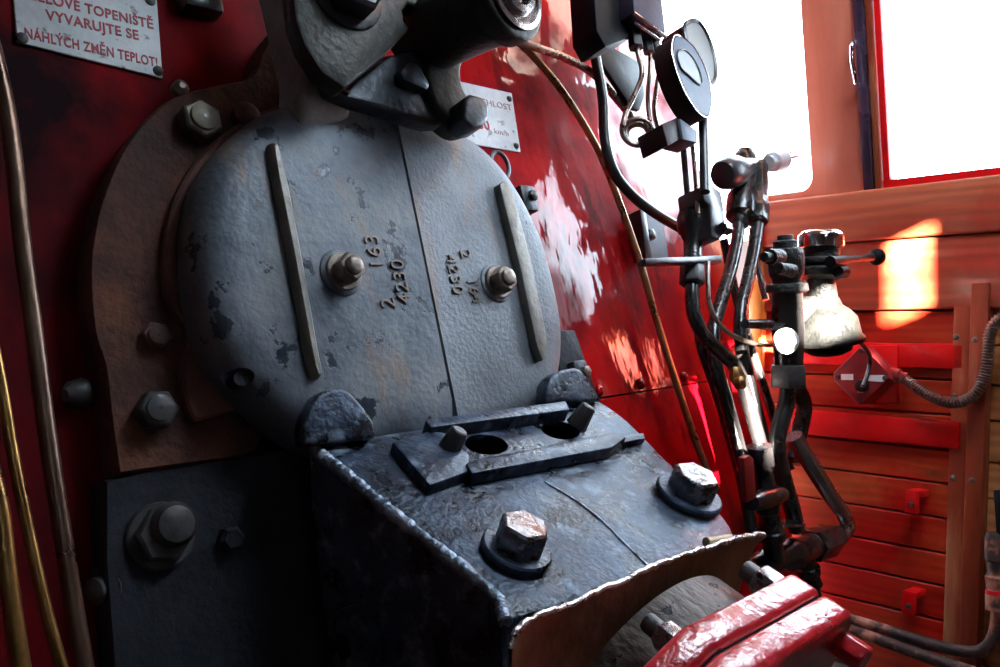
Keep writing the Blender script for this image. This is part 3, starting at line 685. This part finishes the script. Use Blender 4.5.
along(fg, 'red_nut', P, F1.ez, [(0, r), (.024, r), (.026, r * .85)], 'redclamp', 6, bevel=.001, spin=.3)

# stub lying on the box
a = TP.hit(706, 543, .007); b = TP.hit(731, 539, .007)
pg = MB().tube([a, a.lerp(b, .02), a.lerp(b, .97), b], [.005, .0062, .0062, .0052], 16).done('wooden_stub', 'woodpeg', base=a.lerp(b, .5)); tag(pg, 'short pale round wooden stub lying at the low right corner of the iron box', 'stub')

# ================================================================== SIGNS
def sign_corners(pts, h=.004):
    c = [BH.ab(*p, h) for p in pts]; return c
sg = thing('warning_sign', 'white enamel plate with red Czech warning text on dark red plate, top left', 'sign', BH.hit(90, 50))
c = [BH.ab(*p, .004) for p in [(17, 42), (163, 78), (155, -28), (8, -62)]]
ex2 = nrm(Vc((c[1][0] - c[0][0], c[1][1] - c[0][1])))
F2 = Fr(BH.P(c[0][0], c[0][1], 0), BH.ex * ex2.x + BH.ey * ex2.y, BH.ex * -ex2.y + BH.ey * ex2.x)
cc = [F2.ab(*p, .004) for p in [(17, 42), (163, 78), (155, -28), (8, -62)]]
MB().prism(F2, cc, .001, .004).done('plate', 'sign', sg, bevel=.001, seg=1)
def line(txt, p0, p1, hpx, parent, m):
    A = F2.ab(*p0, .005); B = F2.ab(*p1, .005)
    size = 1.0
    return A, B
def fit_text(frm, txt, p0, p1, cap_px, m, parent, h, bold=.0, name='lettering'):
    A = Vc(frm.ab(*p0, h)); B = Vc(frm.ab(*p1, h)); capm = mpx(cap_px, frm.hit(*p0, h)); size = capm / .72
    o = textmesh(name, txt, frm, 0, 0, h, size, m, parent, 0, .0004, bold * size)
    # measure width, then rebuild stretched
    xs = [frm_local(frm, v.co + total(parent))[0] for v in o.data.vertices]; w = max(xs) - min(xs)
    bpy.data.objects.remove(o)
    L = (B - A).length; rot = math.atan2(B.y - A.y, B.x - A.x)
    return textmesh(name, txt, frm, A.x, A.y, h, size, m, parent, rot, .0004, bold * size, sx=L / w)
def total(o):
    t = Vc((0, 0, 0))
    while o is not None: t += o.location; o = o.parent
    return t
def frm_local(fr_, P): d = P - fr_.o; return (d.dot(fr_.ex), d.dot(fr_.ey))
fit_text(F2, 'NÁHLÝCH ZMĚN TEPLOT!', (24, 33), (157, 63), 11.5, 'signred', sg, .0042, .022)
fit_text(F2, 'VYVARUJTE SE', (46, 15), (139, 36), 11.5, 'signred', sg, .0042, .022)
fit_text(F2, 'OCELOVÉ TOPENIŠTĚ', (14, -9), (153, 25), 11.5, 'signred', sg, .0042, .022)
for p in [(22, 38), (158, 71), (150, 1)]:
    along(sg, 'screw', BH.hit(*p, .004), BH.ez, [(0, .0065), (.002, .006), (.004, .003)], 'nutdark', 12)
s2 = thing('speed_limit_sign', 'small weathered white plate with faded lettering behind the shaft housing', 'sign', BH.hit(495, 120))
c2 = [BH.ab(*p, .004) for p in [(455, 141), (521, 152), (512, 93), (455, 80)]]
MB().prism(BH, c2, .001, .004).done('plate', 'sign', s2, bevel=.001, seg=1)
fit_text(BH, 'RYCHLOST', (470, 99), (511, 108), 7, 'signgrey', s2, .0042, .0)
fit_text(BH, '50', (478, 124), (489, 126), 11, 'signred', s2, .0042, .02)
fit_text(BH, 'km/h', (494, 131), (508, 134), 6, 'signgrey', s2, .0042, .0)
for p in [(509, 99), (516, 146)]:
    along(s2, 'screw', BH.hit(*p, .004), BH.ez, [(0, .0055), (.002, .005), (.004, .003)], 'nutdark', 12)

# ================================================================== PIPES ON THE LEFT
pipe('handrail_pipe', BH, [(-14, 20), (4, 95), (14, 160), (22, 240), (34, 330), (47, 430), (62, 530), (80, 640), (98, 740)], .10, 8.5, 'brownpipe', 'thick brown pipe curving down the left edge, furthest right of the three', 'pipe')
pipe('brass_pipe', BH, [(-16, 300), (2, 390), (12, 450), (28, 530), (46, 610), (68, 690)], .16, 6, 'brass', 'slim tarnished brass pipe between the thick brown pipe and the left edge', 'pipe')
pipe('brass_pipe', BH, [(-12, 460), (0, 510), (6, 560), (14, 620), (26, 700)], .2, 9, 'brass', 'bright golden brass pipe at the bottom left corner of the picture', 'pipe')

# ================================================================== PIPES ON THE BACKHEAD
pipe('copper_pipe', BH, [(505, 30), (518, 42), (532, 55), (560, 88), (590, 135), (607, 170), (622, 210), (640, 262), (655, 315), (672, 370), (690, 425), (708, 474)], .03, 3.6, 'copper', 'long thin copper pipe running diagonally down the red boiler plate')
pipe('copper_pipe', BH, [(510, 36), (530, 45), (560, 56), (585, 68), (602, 82), (620, 103), (632, 118)], .045, 4, 'greycopper', 'short dull pipe crossing from the shaft housing to the coiled tube')
pipe('black_hose', BH, [(588, -30), (590, 20), (596, 60), (603, 100), (605, 140), (614, 172), (632, 195), (655, 213), (682, 229)], .06, 5.5, 'black', 'black bent tube sweeping down to the valve in front of the red plate', 'tube')

# lubricator box + fittings
lb = thing('oil_manifold', 'dark metal box with three hex fittings at the top edge left of the gauges', 'manifold', BH.hit(630, 20, .12))
HBX = .20
MB().prism(BH, BH.poly([(590, -60), (597, 30), (606, 47), (634, 36), (635, 12), (632, -60)], HBX), .145, HBX).done('casing', 'blackmatte', lb, bevel=.004)
MB().prism(BH, BH.poly([(631, -60), (634, 12), (666, 36), (666, 30), (655, -60)], HBX + .03), .185, HBX + .03).done('front_block', 'darkpurple', lb, bevel=.003)
MB().tube([BH.hit(633, 13, HBX + .034), BH.hit(666, 37, HBX + .034)], .0035, 10).done('edge_strip', 'chrome', lb)
MB().tube([BH.hit(634, 22, HBX + .02), BH.hit(660, 40, HBX + .02)], .003, 10).done('edge_strip', 'chrome', lb)
br = MB().prism(BH, BH.poly([(592, 48), (600, 40), (640, 62), (645, 95), (640, 110), (632, 108)], .062), .052, .062).done('bracket_plate', 'blackmatte', lb, bevel=.002)
along(br, 'bolt', BH.hit(623, 77, .05), BH.ez, [(0, .007), (.004, .006), (.006, .003)], 'nut', 10)
stack(lb, 'hex_fitting', BH, HBX, [(634, 29, 7), (636, 48, 8)], 'nutdark', 6, bevel=.001)
stack(lb, 'hex_fitting', BH, HBX, [(646, 36, 6), (649, 53, 6)], 'nutdark', 6, bevel=.001)
stack(lb, 'hex_fitting', BH, HBX, [(655, 43, 5.5), (658, 58, 6)], 'nutdark', 6, bevel=.001)
# coil tube
hc = HBX
pts = [(637, 48), (639, 58), (642, 70), (640, 82), (632, 100), (626, 112), (623, 124)]
P = [BH.hit(x, y, hc) for x, y in pts]
cc0 = BH.hit(638, 130, hc)
rc = mpx(12, cc0)
ca, cb = BH.ab(638, 130, hc)
coil = []
for i in range(0, 60):
    t = math.pi * (.9) + i * 2 * math.pi / 24 
    rr_ = rc * (1.22 - .0095 * i)
    coil.append(cc0 + Vc((.71, -.70, -.05)) * rr_ * 1.12 * math.cos(t) + Vc((0, 0, 1)) * rr_ * 1.05 * math.sin(t) + Vc((.7, .7, -.35)) * i * .00030)
C = crom(P + coil[::2], 4)
o = MB().tube(C, mpx(2.7, cc0), 10).done('coiled_tube', 'greycopper', base=C[0].copy()); tag(o, 'thin dull copper tube bent into a coil below the three hex fittings', 'tube')
pipe('thin_tube', BH, [(650, 52), (650, 70), (648, 90), (648, 105), (650, 121)], HBX, 2.2, 'greycopper', 'thin tube hanging from the middle hex fitting, next to the coil', 'tube')
pipe('thin_tube', BH, [(658, 57), (659, 70), (656, 90), (654, 110), (658, 128), (664, 138)], HBX, 2.2, 'greycopper', 'thin tube hanging from the right hex fitting, beside the gauge casing', 'tube')

# gauges
ga = thing('pressure_recorder', 'dark oblong gauge casing with small window in its blue-grey face', 'gauge', BH.hit(685, 90, .2))
HG = .27
gp = crom([(674, 36), (683, 38), (695, 50), (705, 70), (711, 92), (711, 114), (703, 117), (693, 107), (682, 88), (674, 66), (671, 48)], 4, True)
gpoly = BH.poly([(p.x, p.y) for p in gp], HG)
MB().prism(BH, gpoly, HG - .034, HG, [(0, HG - .034), (0, HG - .003), (.002, HG)]).done('casing', 'gaugebody', ga)
MB().prism(BH, inset(gpoly, .0035), HG, HG + .002).done('face_plate', 'enamelblue', ga)
rimr = [BH.P(a, b, HG + .001) for a, b in gpoly]; rimr.append(rimr[0])
MB().tube(rimr, .0013, 8, cap=False).done('face_rim', 'chrome', ga)
wn = crom([(677, 54), (683, 50), (692, 58), (699, 72), (701, 83), (697, 84), (688, 76), (680, 68)], 4, True)
wpoly = BH.poly([(p.x, p.y) for p in wn], HG + .002)
MB().prism(BH, wpoly, HG + .0018, HG + .0032).done('sight_window', 'dial', ga)
wr = [BH.P(a, b, HG + .0035) for a, b in wpoly]; wr.append(wr[0]); MB().tube(wr, .0016, 8, cap=False).done('window_rim', 'black', ga)
gb = thing('round_gauge', 'round pressure gauge with white dial just behind the oblong casing', 'gauge', BH.hit(705, 55, .2))
HG2 = .235
g2 = crom([(688, 22), (697, 22), (706, 35), (713, 55), (715, 75), (711, 84), (703, 80), (694, 64), (686, 42), (684, 28)], 4, True)
g2p = BH.poly([(p.x, p.y) for p in g2], HG2)
MB().prism(BH, g2p, HG2 - .05, HG2).done('casing', 'gaugebody', gb)
MB().prism(BH, inset(g2p, .004), HG2, HG2 + .0015).done('dial', 'dial', gb)
rimr = [BH.P(a, b, HG2 + .001) for a, b in g2p]; rimr.append(rimr[0])
MB().tube(rimr, .0042, 8, cap=False).done('bezel', 'black', gb)
# block beneath and rods
bkx = thing('gauge_cock', 'dark brown square block with thin pipes beneath the gauge casing', 'valve', BH.hit(680, 130, .22))
MB().prism(BH, BH.poly([(662, 124), (678, 117), (682, 138), (668, 146)], .25), .20, .25).done('block', 'gaugebody', bkx, bevel=.002)
MB().prism(BH, BH.poly([(680, 118), (697, 130), (698, 143), (683, 139)], .255), .215, .255).done('bright_cheek', 'enamelblue', bkx, bevel=.002)
pts = [BH.hit(683, 143, .22), BH.hit(689, 215, .2)]
n_ = 44; rod = []; rs_ = []
for i in range(n_ * 2):
    rod.append(pts[0].lerp(pts[1], i / (n_ * 2 - 1))); rs_.append(.0055 if i % 2 else .0043)
MB().tube(rod, rs_, 12).done('threaded_rod', 'nutdark', bkx)
pipe('drain_tube', BH, [(692, 140), (695, 170), (698, 214)], .225, 2.3, 'greycopper', '', parent=bkx)
rdp = pipe('gauge_rod', BH, [(703, 114), (704, 150), (705, 192)], .25, 5, 'black', 'straight black rod dropping from the oblong gauge to the valve fork', 'rod')

# ---- fork valve at (703,215)
v1 = thing('fork_valve', 'black shut-off valve with fork arm and hex nut in front of the red plate', 'valve', BH.hit(700, 240, .2))
hv = .20
stack(v1, 'body', BH, hv, [(694, 205, 8), (694, 212, 15), (694, 220, 17), (695, 232, 16), (695, 241, 10), (694, 256, 9), (693, 262, 10)], 'blackpipe', 20, bevel=.001)
MB().prism(BH, BH.poly([(702, 186), (712, 184), (722, 192), (727, 232), (720, 240), (712, 236), (710, 205), (704, 200)], hv + .04), hv - .01, hv + .04).done('fork_arm', 'black', v1, bevel=.004)
stack(v1, 'fork_bolt', Fr(BH.P(0, 0, hv), BH.ex, BH.ey), .045, [(722, 228, 6), (728, 230, 6)], 'blackpipe', 8)
MB().prism(BH, BH.poly([(645, 258), (722, 255), (723, 262), (646, 264)], hv + .02), hv + .005, hv + .02).done('mounting_plate', 'black', v1, bevel=.002)
stack(v1, 'hex_nut', BH, hv, [(692, 262, 12), (692, 284, 13)], 'nutdark', 6, bevel=.0015)
bk2 = thing('angle_bracket', 'black angle bracket with a bolt on the red plate below the bent tube', 'bracket', BH.hit(650, 240))
MB().prism(BH, BH.poly([(636, 211), (641, 210), (648, 259), (642, 260)], .02), 0, .03).done('bracket_arm', 'black', bk2, bevel=.001)
MB().prism(BH, BH.poly([(641, 212), (662, 214), (668, 258), (647, 258)], .004), 0, .005).done('base_leaf', 'enamelblue', bk2)
along(bk2, 'bolt', BH.hit(648, 236, .004), BH.ez, [(0, .011), (.012, .011), (.014, .008)], 'nutdark', 6)

# ---- main pipe bundle
pipe('steam_pipe', BH, [(692, 282), (692, 300), (695, 318), (704, 336), (720, 352), (735, 366), (743, 385), (751, 412), (760, 442), (764, 455)], .20, 7, 'blackpipe', 'front black pipe bending down from the hex nut under the fork valve')
pipe('steam_pipe', BH, [(699, 322), (702, 345), (711, 372), (720, 400), (729, 430), (737, 458), (745, 492), (752, 535)], .13, 6.5, 'blackpipe', 'black pipe furthest left of the bundle, lowest beside the red plate')
pipe('steam_pipe', BH, [(740, 215), (737, 240), (731, 268), (722, 298), (714, 330), (716, 365), (726, 400), (738, 445), (745, 470)], .16, 7, 'blackpipe', 'black pipe dropping from the left elbow of the twin cock')
pipe('steam_pipe', BH, [(758, 222), (754, 250), (748, 280), (741, 312), (742, 350), (752, 395), (763, 440), (774, 480)], .18, 7, 'blackpipe', 'black pipe dropping from the right elbow of the twin cock')
pipe('thin_tube', BH, [(708, 262), (708, 285), (710, 305), (720, 325), (738, 338), (762, 345), (782, 344)], .23, 2.4, 'greycopper', 'thin copper tube looping from the valve plate to the white union', 'tube')
pipe('rod_strip', BH, [(752, 225), (757, 262), (766, 300)], .14, 3.5, 'steelpipe', 'slanting pale steel rod behind the pipe bundle', 'rod')
pipe('steam_pipe', BH, [(724, 240), (737, 300), (752, 350), (768, 400), (790, 470)], .09, 4.5, 'blackpipe', 'thin black pipe furthest back in the bundle, partly hidden')
cl = thing('pipe_clip', 'small brass coloured clip nut on the front black pipe', 'clip', BH.hit(738, 380, .22))
along(cl, 'clip_plate', BH.hit(736, 378, .225), nrm(BH.ez), [(0, .019), (.006, .019), (.008, .015)], 'brass', 6)
along(cl, 'clip_nut', BH.hit(737, 384, .232), BH.ez, [(0, .010), (.010, .010), (.012, .006)], 'brass', 10)

# ---- twin elbow cock at (745,175)
v2 = thing('twin_cock', 'black twin elbow cock with two outlets and a chrome toggle', 'valve', BH.hit(748, 200, .2))
stack(v2, 'left_outlet', BH, .16, [(745, 155, 12), (743, 165, 14), (742, 195, 12), (741, 196, 15), (740, 216, 15), (740, 218, 9), (740, 226, 8)], 'blackpipe', 18, bevel=.001)
stack(v2, 'right_outlet', BH, .18, [(759, 165, 9), (758, 185, 10), (757, 203, 10), (757, 205, 12), (757, 222, 12), (757, 224, 8)], 'blackpipe', 6, bevel=.001)
stack(v2, 'cross_body', BH, .17, [(722, 175, 13), (725, 174, 16), (735, 171, 16), (740, 167, 12), (756, 164, 9), (769, 162, 9)], 'black', 20, bevel=.001)
stack(v2, 'chrome_cap', BH, .19, [(768, 163, 7), (771, 162, 7), (772, 162, 10), (781, 160, 11), (782, 160, 9)], 'sign', 22)  # white material stands in for the blown highlight on the chrome
C, r = pxtube(BH, [(780, 158), (788, 154), (799, 146)], .20, 2.4); MB().tube(C, r, 8).done('toggle_prong', 'chrome', v2)
C, r = pxtube(BH, [(780, 162), (790, 158), (798, 156)], .20, 2.0); MB().tube(C, r, 8).done('toggle_prong', 'chrome', v2)

# ---- brake valve
yv = .66; VV = VY(yv)
bv = thing('brake_valve', 'grimy black brake valve with chrome cap, bell casting and ball-ended lever', 'valve', VV.hit(800, 380))
stack(bv, 'left_cap', VV, 0, [(785, 235, 8), (785, 240, 8), (785, 241, 12), (785, 248, 12), (785, 249, 16), (785, 258, 18), (786, 275, 17), (786, 279, 14), (786, 283, 14), (786, 284, 20), (787, 291, 21), (787, 293, 17)], 'castgrime', 24, bevel=.0008)
stack(bv, 'side_plug', VV, .03, [(764, 257, 5), (770, 257, 5), (770, 257, 8), (780, 257, 8)], 'castgrime', 12)
stack(bv, 'front_boss', VV, .05, [(778, 268, 6), (792, 271, 7)], 'castgrime', 12)
stack(bv, 'column', VV, 0, [(787, 293, 15), (787, 330, 16), (789, 366, 14)], 'blackpipe', 20)
stack(bv, 'chrome_cap', VV, -.01, [(821, 231, 18), (821, 235, 22), (821, 247, 22), (821, 249, 17)], 'chrome', 30, bevel=.001)
stack(bv, 'collar', VV, -.01, [(821, 249, 18), (820, 258, 18), (820, 260, 23), (820, 265, 23), (820, 266, 18), (820, 270, 26), (820, 277, 24), (820, 280, 14)], 'castgrime', 26, bevel=.001)
stack(bv, 'stem', VV, -.01, [(820, 276, 14), (823, 305, 15)], 'castgrime', 20)
stack(bv, 'bell_casting', VV, -.01, [(824, 298, 14), (825, 306, 17), (826, 311, 24), (827, 318, 30), (828, 335, 33), (828, 338, 36), (828, 342, 36), (828, 343, 24), (828, 350, 23), (828, 354, 16)], 'bell', 36, bevel=.001)
MB().prism(VV, VV.poly([(778, 330), (798, 330), (826, 300), (815, 296)], .01), -.02, .01).done('web', 'castgrime', bv, bevel=.003)
arm = stack(bv, 'lever', VV, .03, [(830, 262, 6), (842, 260, 5.5), (850, 259, 3.6), (866, 257.5, 3.4), (872, 257, 4)], 'blackmatte', 14)
lb_ = bmesh.new()
P = VV.hit(877, 257, .03); mbb = MB(); bmesh.ops.create_uvsphere(mbb.bm, u_segments=18, v_segments=12, radius=mpx(8.5, P), matrix=Matrix.Translation(P)); mbb.done('lever_ball', 'blackmatte', arm)
lb_.free()
stack(bv, 'clamp_screw', VV, .035, [(838, 272, 6), (845, 272, 6)], 'blackmatte', 10)
un = along(bv, 'union_ring', VV.hit(783, 341, .045), nrm(Vc((-.6, -1, .05))), [(0, .017), (.004, .019), (.012, .019), (.014, .013), (.018, .009), (.026, .006)], 'white', 24)
stack(bv, 'union_nut', VV, 0, [(788, 365, 18), (788, 387, 19)], 'nutdark', 6, bevel=.0015)
stack(bv, 'side_stub', VV, 0, [(745, 324, 5), (770, 324, 5)], 'blackpipe', 12)
pipe('thin_tube', VV, [(850, 334, .02), (858, 340, .02), (868, 352, .01), (870, 362, -.0), (867, 376, -.0), (863, 386, -.0)], 0, 2.2, 'black', 'thin dark tube curling from the bell casting down to the junction box', 'tube')

# ---- lower pipes and manifold
yl = .62; VL = VY(yl)
pipe('drain_pipe', VV, [(788, 386), (786, 405), (779, 430), (778, 450), (784, 480), (792, 508), (797, 530)], 0, 8.5, 'blackpipe', 'thick dark pipe under the brake valve running down to the manifold')
pipe('drain_pipe', VV, [(796, 384), (804, 405), (800, 430), (792, 460)], -.06, 8, 'blackpipe', 'dark bent pipe just behind the thick pipe under the brake valve')
pipe('bent_steel_pipe', VV, [(794, 436, -.02), (808, 460, -.01), (825, 487, 0), (841, 512, .0), (847, 526, .0), (840, 537, .0), (826, 543, .0), (815, 545, 0)], 0, 8, 'steelpipe', 'shiny bent steel pipe curving into the right end of the manifold')
mf = thing('pipe_manifold', 'black threaded pipe manifold of tees and nuts above the red flange', 'manifold', VV.hit(800, 560))
stack(mf, 'tee_body', VV, 0, [(742, 573, 8), (752, 569, 12), (760, 565, 12), (762, 564, 15), (768, 562, 15), (770, 561, 12), (786, 555, 13), (788, 554, 16), (794, 551, 16), (796, 550, 13), (812, 545, 13), (815, 544, 14), (830, 539, 12)], 'blackpipe', 20)
stack(mf, 'hex_nut', VV, 0, [(812, 546, 17), (829, 540, 17)], 'blackpipe', 6, bevel=.001)
stack(mf, 'hex_nut', VV, 0, [(828, 540, 12), (837, 536, 12)], 'nutdark', 6, bevel=.001)
stack(mf, 'pipe_collar', VV, .01, [(790, 523, 14), (798, 520, 15)], 'blackpipe', 20, axis=Vc((0, 0, 1)))
stack(mf, 'drop_leg', VV, .0, [(806, 556, 9), (808, 566, 9), (808, 567, 12), (809, 573, 12), (809, 574, 9), (811, 584, 12), (811, 588, 9), (813, 600, 10)], 'blackpipe', 16)
cpv = thing('shut_off_cock', 'dark threaded stop cock with flat handle between the pipes and the manifold', 'valve', VV.hit(765, 500))
stack(cpv, 'hex_nut', VV, .02, [(760, 446, 14), (762, 465, 14)], 'blackpipe', 6, bevel=.0015)
stack(cpv, 'body', VV, .02, [(762, 465, 9), (764, 490, 11), (765, 493, 13), (767, 512, 12), (768, 514, 9), (769, 522, 12), (770, 530, 12), (771, 531, 14), (772, 538, 14), (772, 540, 10), (775, 560, 10)], 'blackpipe', 16)
stack(cpv, 'spindle', VV, .04, [(752, 503, 8), (758, 501, 10), (766, 499, 10), (779, 495, 9), (783, 494, 7)], 'blackpipe', 16)
MB().prism(VV, VV.poly([(744, 458), (750, 455), (754, 458), (757, 498), (747, 503)], .06), .05, .06).done('flat_handle', 'redold', cpv, bevel=.002)

# ================================================================== SIDE WALL FITTINGS
jb = thing('junction_box', 'dark red diamond-shaped junction box with white labels on the plank wall', 'junction box', SWL.hit(860, 375))
MB().prism(SWL, SWL.poly([(868, 345), (897, 345), (897, 402), (872, 403)], .014), .0, .014).done('backing_plate', 'redtrim', jb, bevel=.002)
dm = SWL.poly([(858, 347), (866, 347), (890, 372), (891, 379), (864, 404), (857, 404), (833, 381), (832, 373)], .05)
MB().prism(SWL, dm, .008, .05, [(0, .008), (0, .044), (.004, .05)]).done('housing', 'jbox', jb)
for pp in [[(841, 374), (853, 374), (853, 380), (841, 380)], [(868, 375), (884, 375), (884, 382), (868, 381)], [(857, 386), (863, 386), (863, 393), (857, 393)]]:
    MB().prism(SWL, SWL.poly(pp, .051), .0495, .051).done('label_strip', 'white', jb)
for p in [(861, 351), (838, 377), (885, 378), (860, 400)]:
    along(jb, 'screw', SWL.hit(*p, .05), SWL.ez, [(0, .005), (.003, .004)], 'nutdark', 10)
along(jb, 'tube_gland', SWL.hit(863, 386, .05), SWL.ez, [(0, .012), (.012, .011), (.014, .007)], 'black', 14)
along(jb, 'hose_gland', SWL.hit(891, 374, .03), Vc((0, -1, -.2)), [(0, .014), (.016, .014), (.018, .010), (.03, .010)], 'jbox', 14)
# ribbed conduit
P = [SWL.hit(*p) for p in [(898, 376, .03), (910, 383, .03), (925, 393, .035), (942, 401, .04), (960, 402, .045), (976, 393, .045), (985, 374, .04), (988, 352, .04), (990, 334, .04), (998, 320, .04), (1016, 312, .04)]]
C = crom(P, 14)
rb_ = mpx(5.6, P[4])
C2 = []
tl = 0; cum = [0]
for i in range(len(C) - 1): cum.append(cum[-1] + (C[i + 1] - C[i]).length)
step = mpx(.75, P[4]); k_ = 0; rs_ = []; d_ = 0
while d_ < cum[-1]:
    while k_ < len(cum) - 2 and cum[k_ + 1] < d_: k_ += 1
    C2.append(C[k_].lerp(C[k_ + 1], (d_ - cum[k_]) / (cum[k_ + 1] - cum[k_]))); rs_.append(rb_ * (1.05, 1.05, .78, .78)[len(rs_) % 4]); d_ += step
o = MB().tube(C2, rs_, 12).done('flexible_conduit', 'conduit', base=C2[0].copy()); tag(o, 'brownish ribbed metal conduit looping from the junction box across the post', 'conduit')
for p, lab in [((915, 499), 'red metal hook on the plank wall, the upper of two'), ((912, 598), 'red metal hook on the plank wall, the lower of two')]:
    hk_ = thing('wall_hook', lab, 'hook', SWL.hit(*p), 'red hooks on the plank wall')
    x, y = p
    a, b = SWL.ab(x + 8, y - 6, .0)
    MB().prism(SWL, [(a - .012, b - .004), (a + .012, b - .004), (a + .012, b + .008), (a - .012, b + .008)], .0, .05).done('top_tab', 'redtrim', hk_, bevel=.002)
    a2_, b2_ = SWL.ab(x, y, .05)
    t = MB().prism(SWL, [(a - .012, b - .034), (a + .012, b - .034), (a + .012, b + .008), (a - .012, b + .008)], .045, .052).done('front_tab', 'redtrim', hk_, bevel=.002)
    along(t, 'screw', SWL.P(a, b - .018, .052), SWL.ez, [(0, .005), (.003, .004)], 'nutdark', 10)
# screws in post
for i, p in enumerate([(956, 337), (975, 340), (954, 396), (953, 478), (972, 480)]):
    o = along(None, 'screw', SWL.hit(p[0], p[1], .02 if p[0] > 966 else .01), SWL.ez, [(0, .0055), (.002, .005), (.003, .003)], 'nut', 12)
    tag(o, ['pale screw head at the top of the post, left of the pair', 'pale screw head at the top of the post, right of the pair', 'screw head on the post just behind the conduit loop', 'screw head low on the left face of the post', 'screw head low on the right face of the post'][i], 'screw', 'screws in the wooden wall post')
# rusty pipes along the floor and up the right edge
pipe('rusty_pipe', SWL, [(846, 618), (880, 628), (920, 641), (955, 650), (980, 651), (994, 636), (998, 605), (998, 570)], .04, 6, 'rustpipe', 'flaking rusty pipe along the wall foot turning up at the right edge')
pipe('rusty_pipe', SWL, [(846, 628), (880, 640), (930, 658), (985, 676), (1010, 684)], .08, 6, 'rustpipe', 'flaking rusty pipe on the floor, the nearer and lower of two')
rv = thing('rusty_valve', 'flaking rusty valve with red collar on the pipe at the right edge', 'valve', SWL.hit(996, 570, .04))
stack(rv, 'body', SWL, .04, [(995, 532, 7), (995, 540, 10), (996, 560, 10), (996, 562, 7), (996, 575, 8), (996, 577, 11), (997, 590, 9), (997, 596, 11), (998, 610, 11)], 'rustpipe', 16)
stack(rv, 'red_collar', SWL, .04, [(997, 590, 10.5), (998, 604, 10.5)], 'redtrim', 16)
MB().prism(SWL, SWL.poly([(993, 490), (999, 490), (1003, 535), (996, 535)], .05), .035, .05).done('flat_handle', 'black', rv, bevel=.002)

# ================================================================== CAMERA + LIGHT
cam = bpy.data.cameras.new('camera'); co = bpy.data.objects.new('camera', cam); COL.objects.link(co)
cam.sensor_width = 36; cam.lens = FPX / 1000 * 36; cam.clip_start = .01
co.matrix_world = Matrix((RGT, UPV, -FWD)).transposed().to_4x4()
sc = bpy.context.scene; sc.camera = co
w = bpy.data.worlds.new('sky'); sc.world = w; w.use_nodes = True
bg = w.node_tree.nodes['Background']; bg.inputs[0].default_value = (.72, .87, 1.0, 1); bg.inputs[1].default_value = 16.0
def sun(dirv, e, ang, col):
    l = bpy.data.lights.new('sun', 'SUN'); l.energy = e; l.angle = math.radians(ang); l.color = col
    o = bpy.data.objects.new('sun', l); COL.objects.link(o); o.rotation_euler = Vc(dirv).to_track_quat('-Z', 'Y').to_euler(); return o
sun((.60, .75, -.30), 330, .6, (1, .93, .82))
sc.view_settings.view_transform = 'Standard'; sc.view_settings.look = 'None'; sc.view_settings.gamma = 1; sc.view_settings.use_curve_mapping = False
sc.view_settings.exposure = 0.55
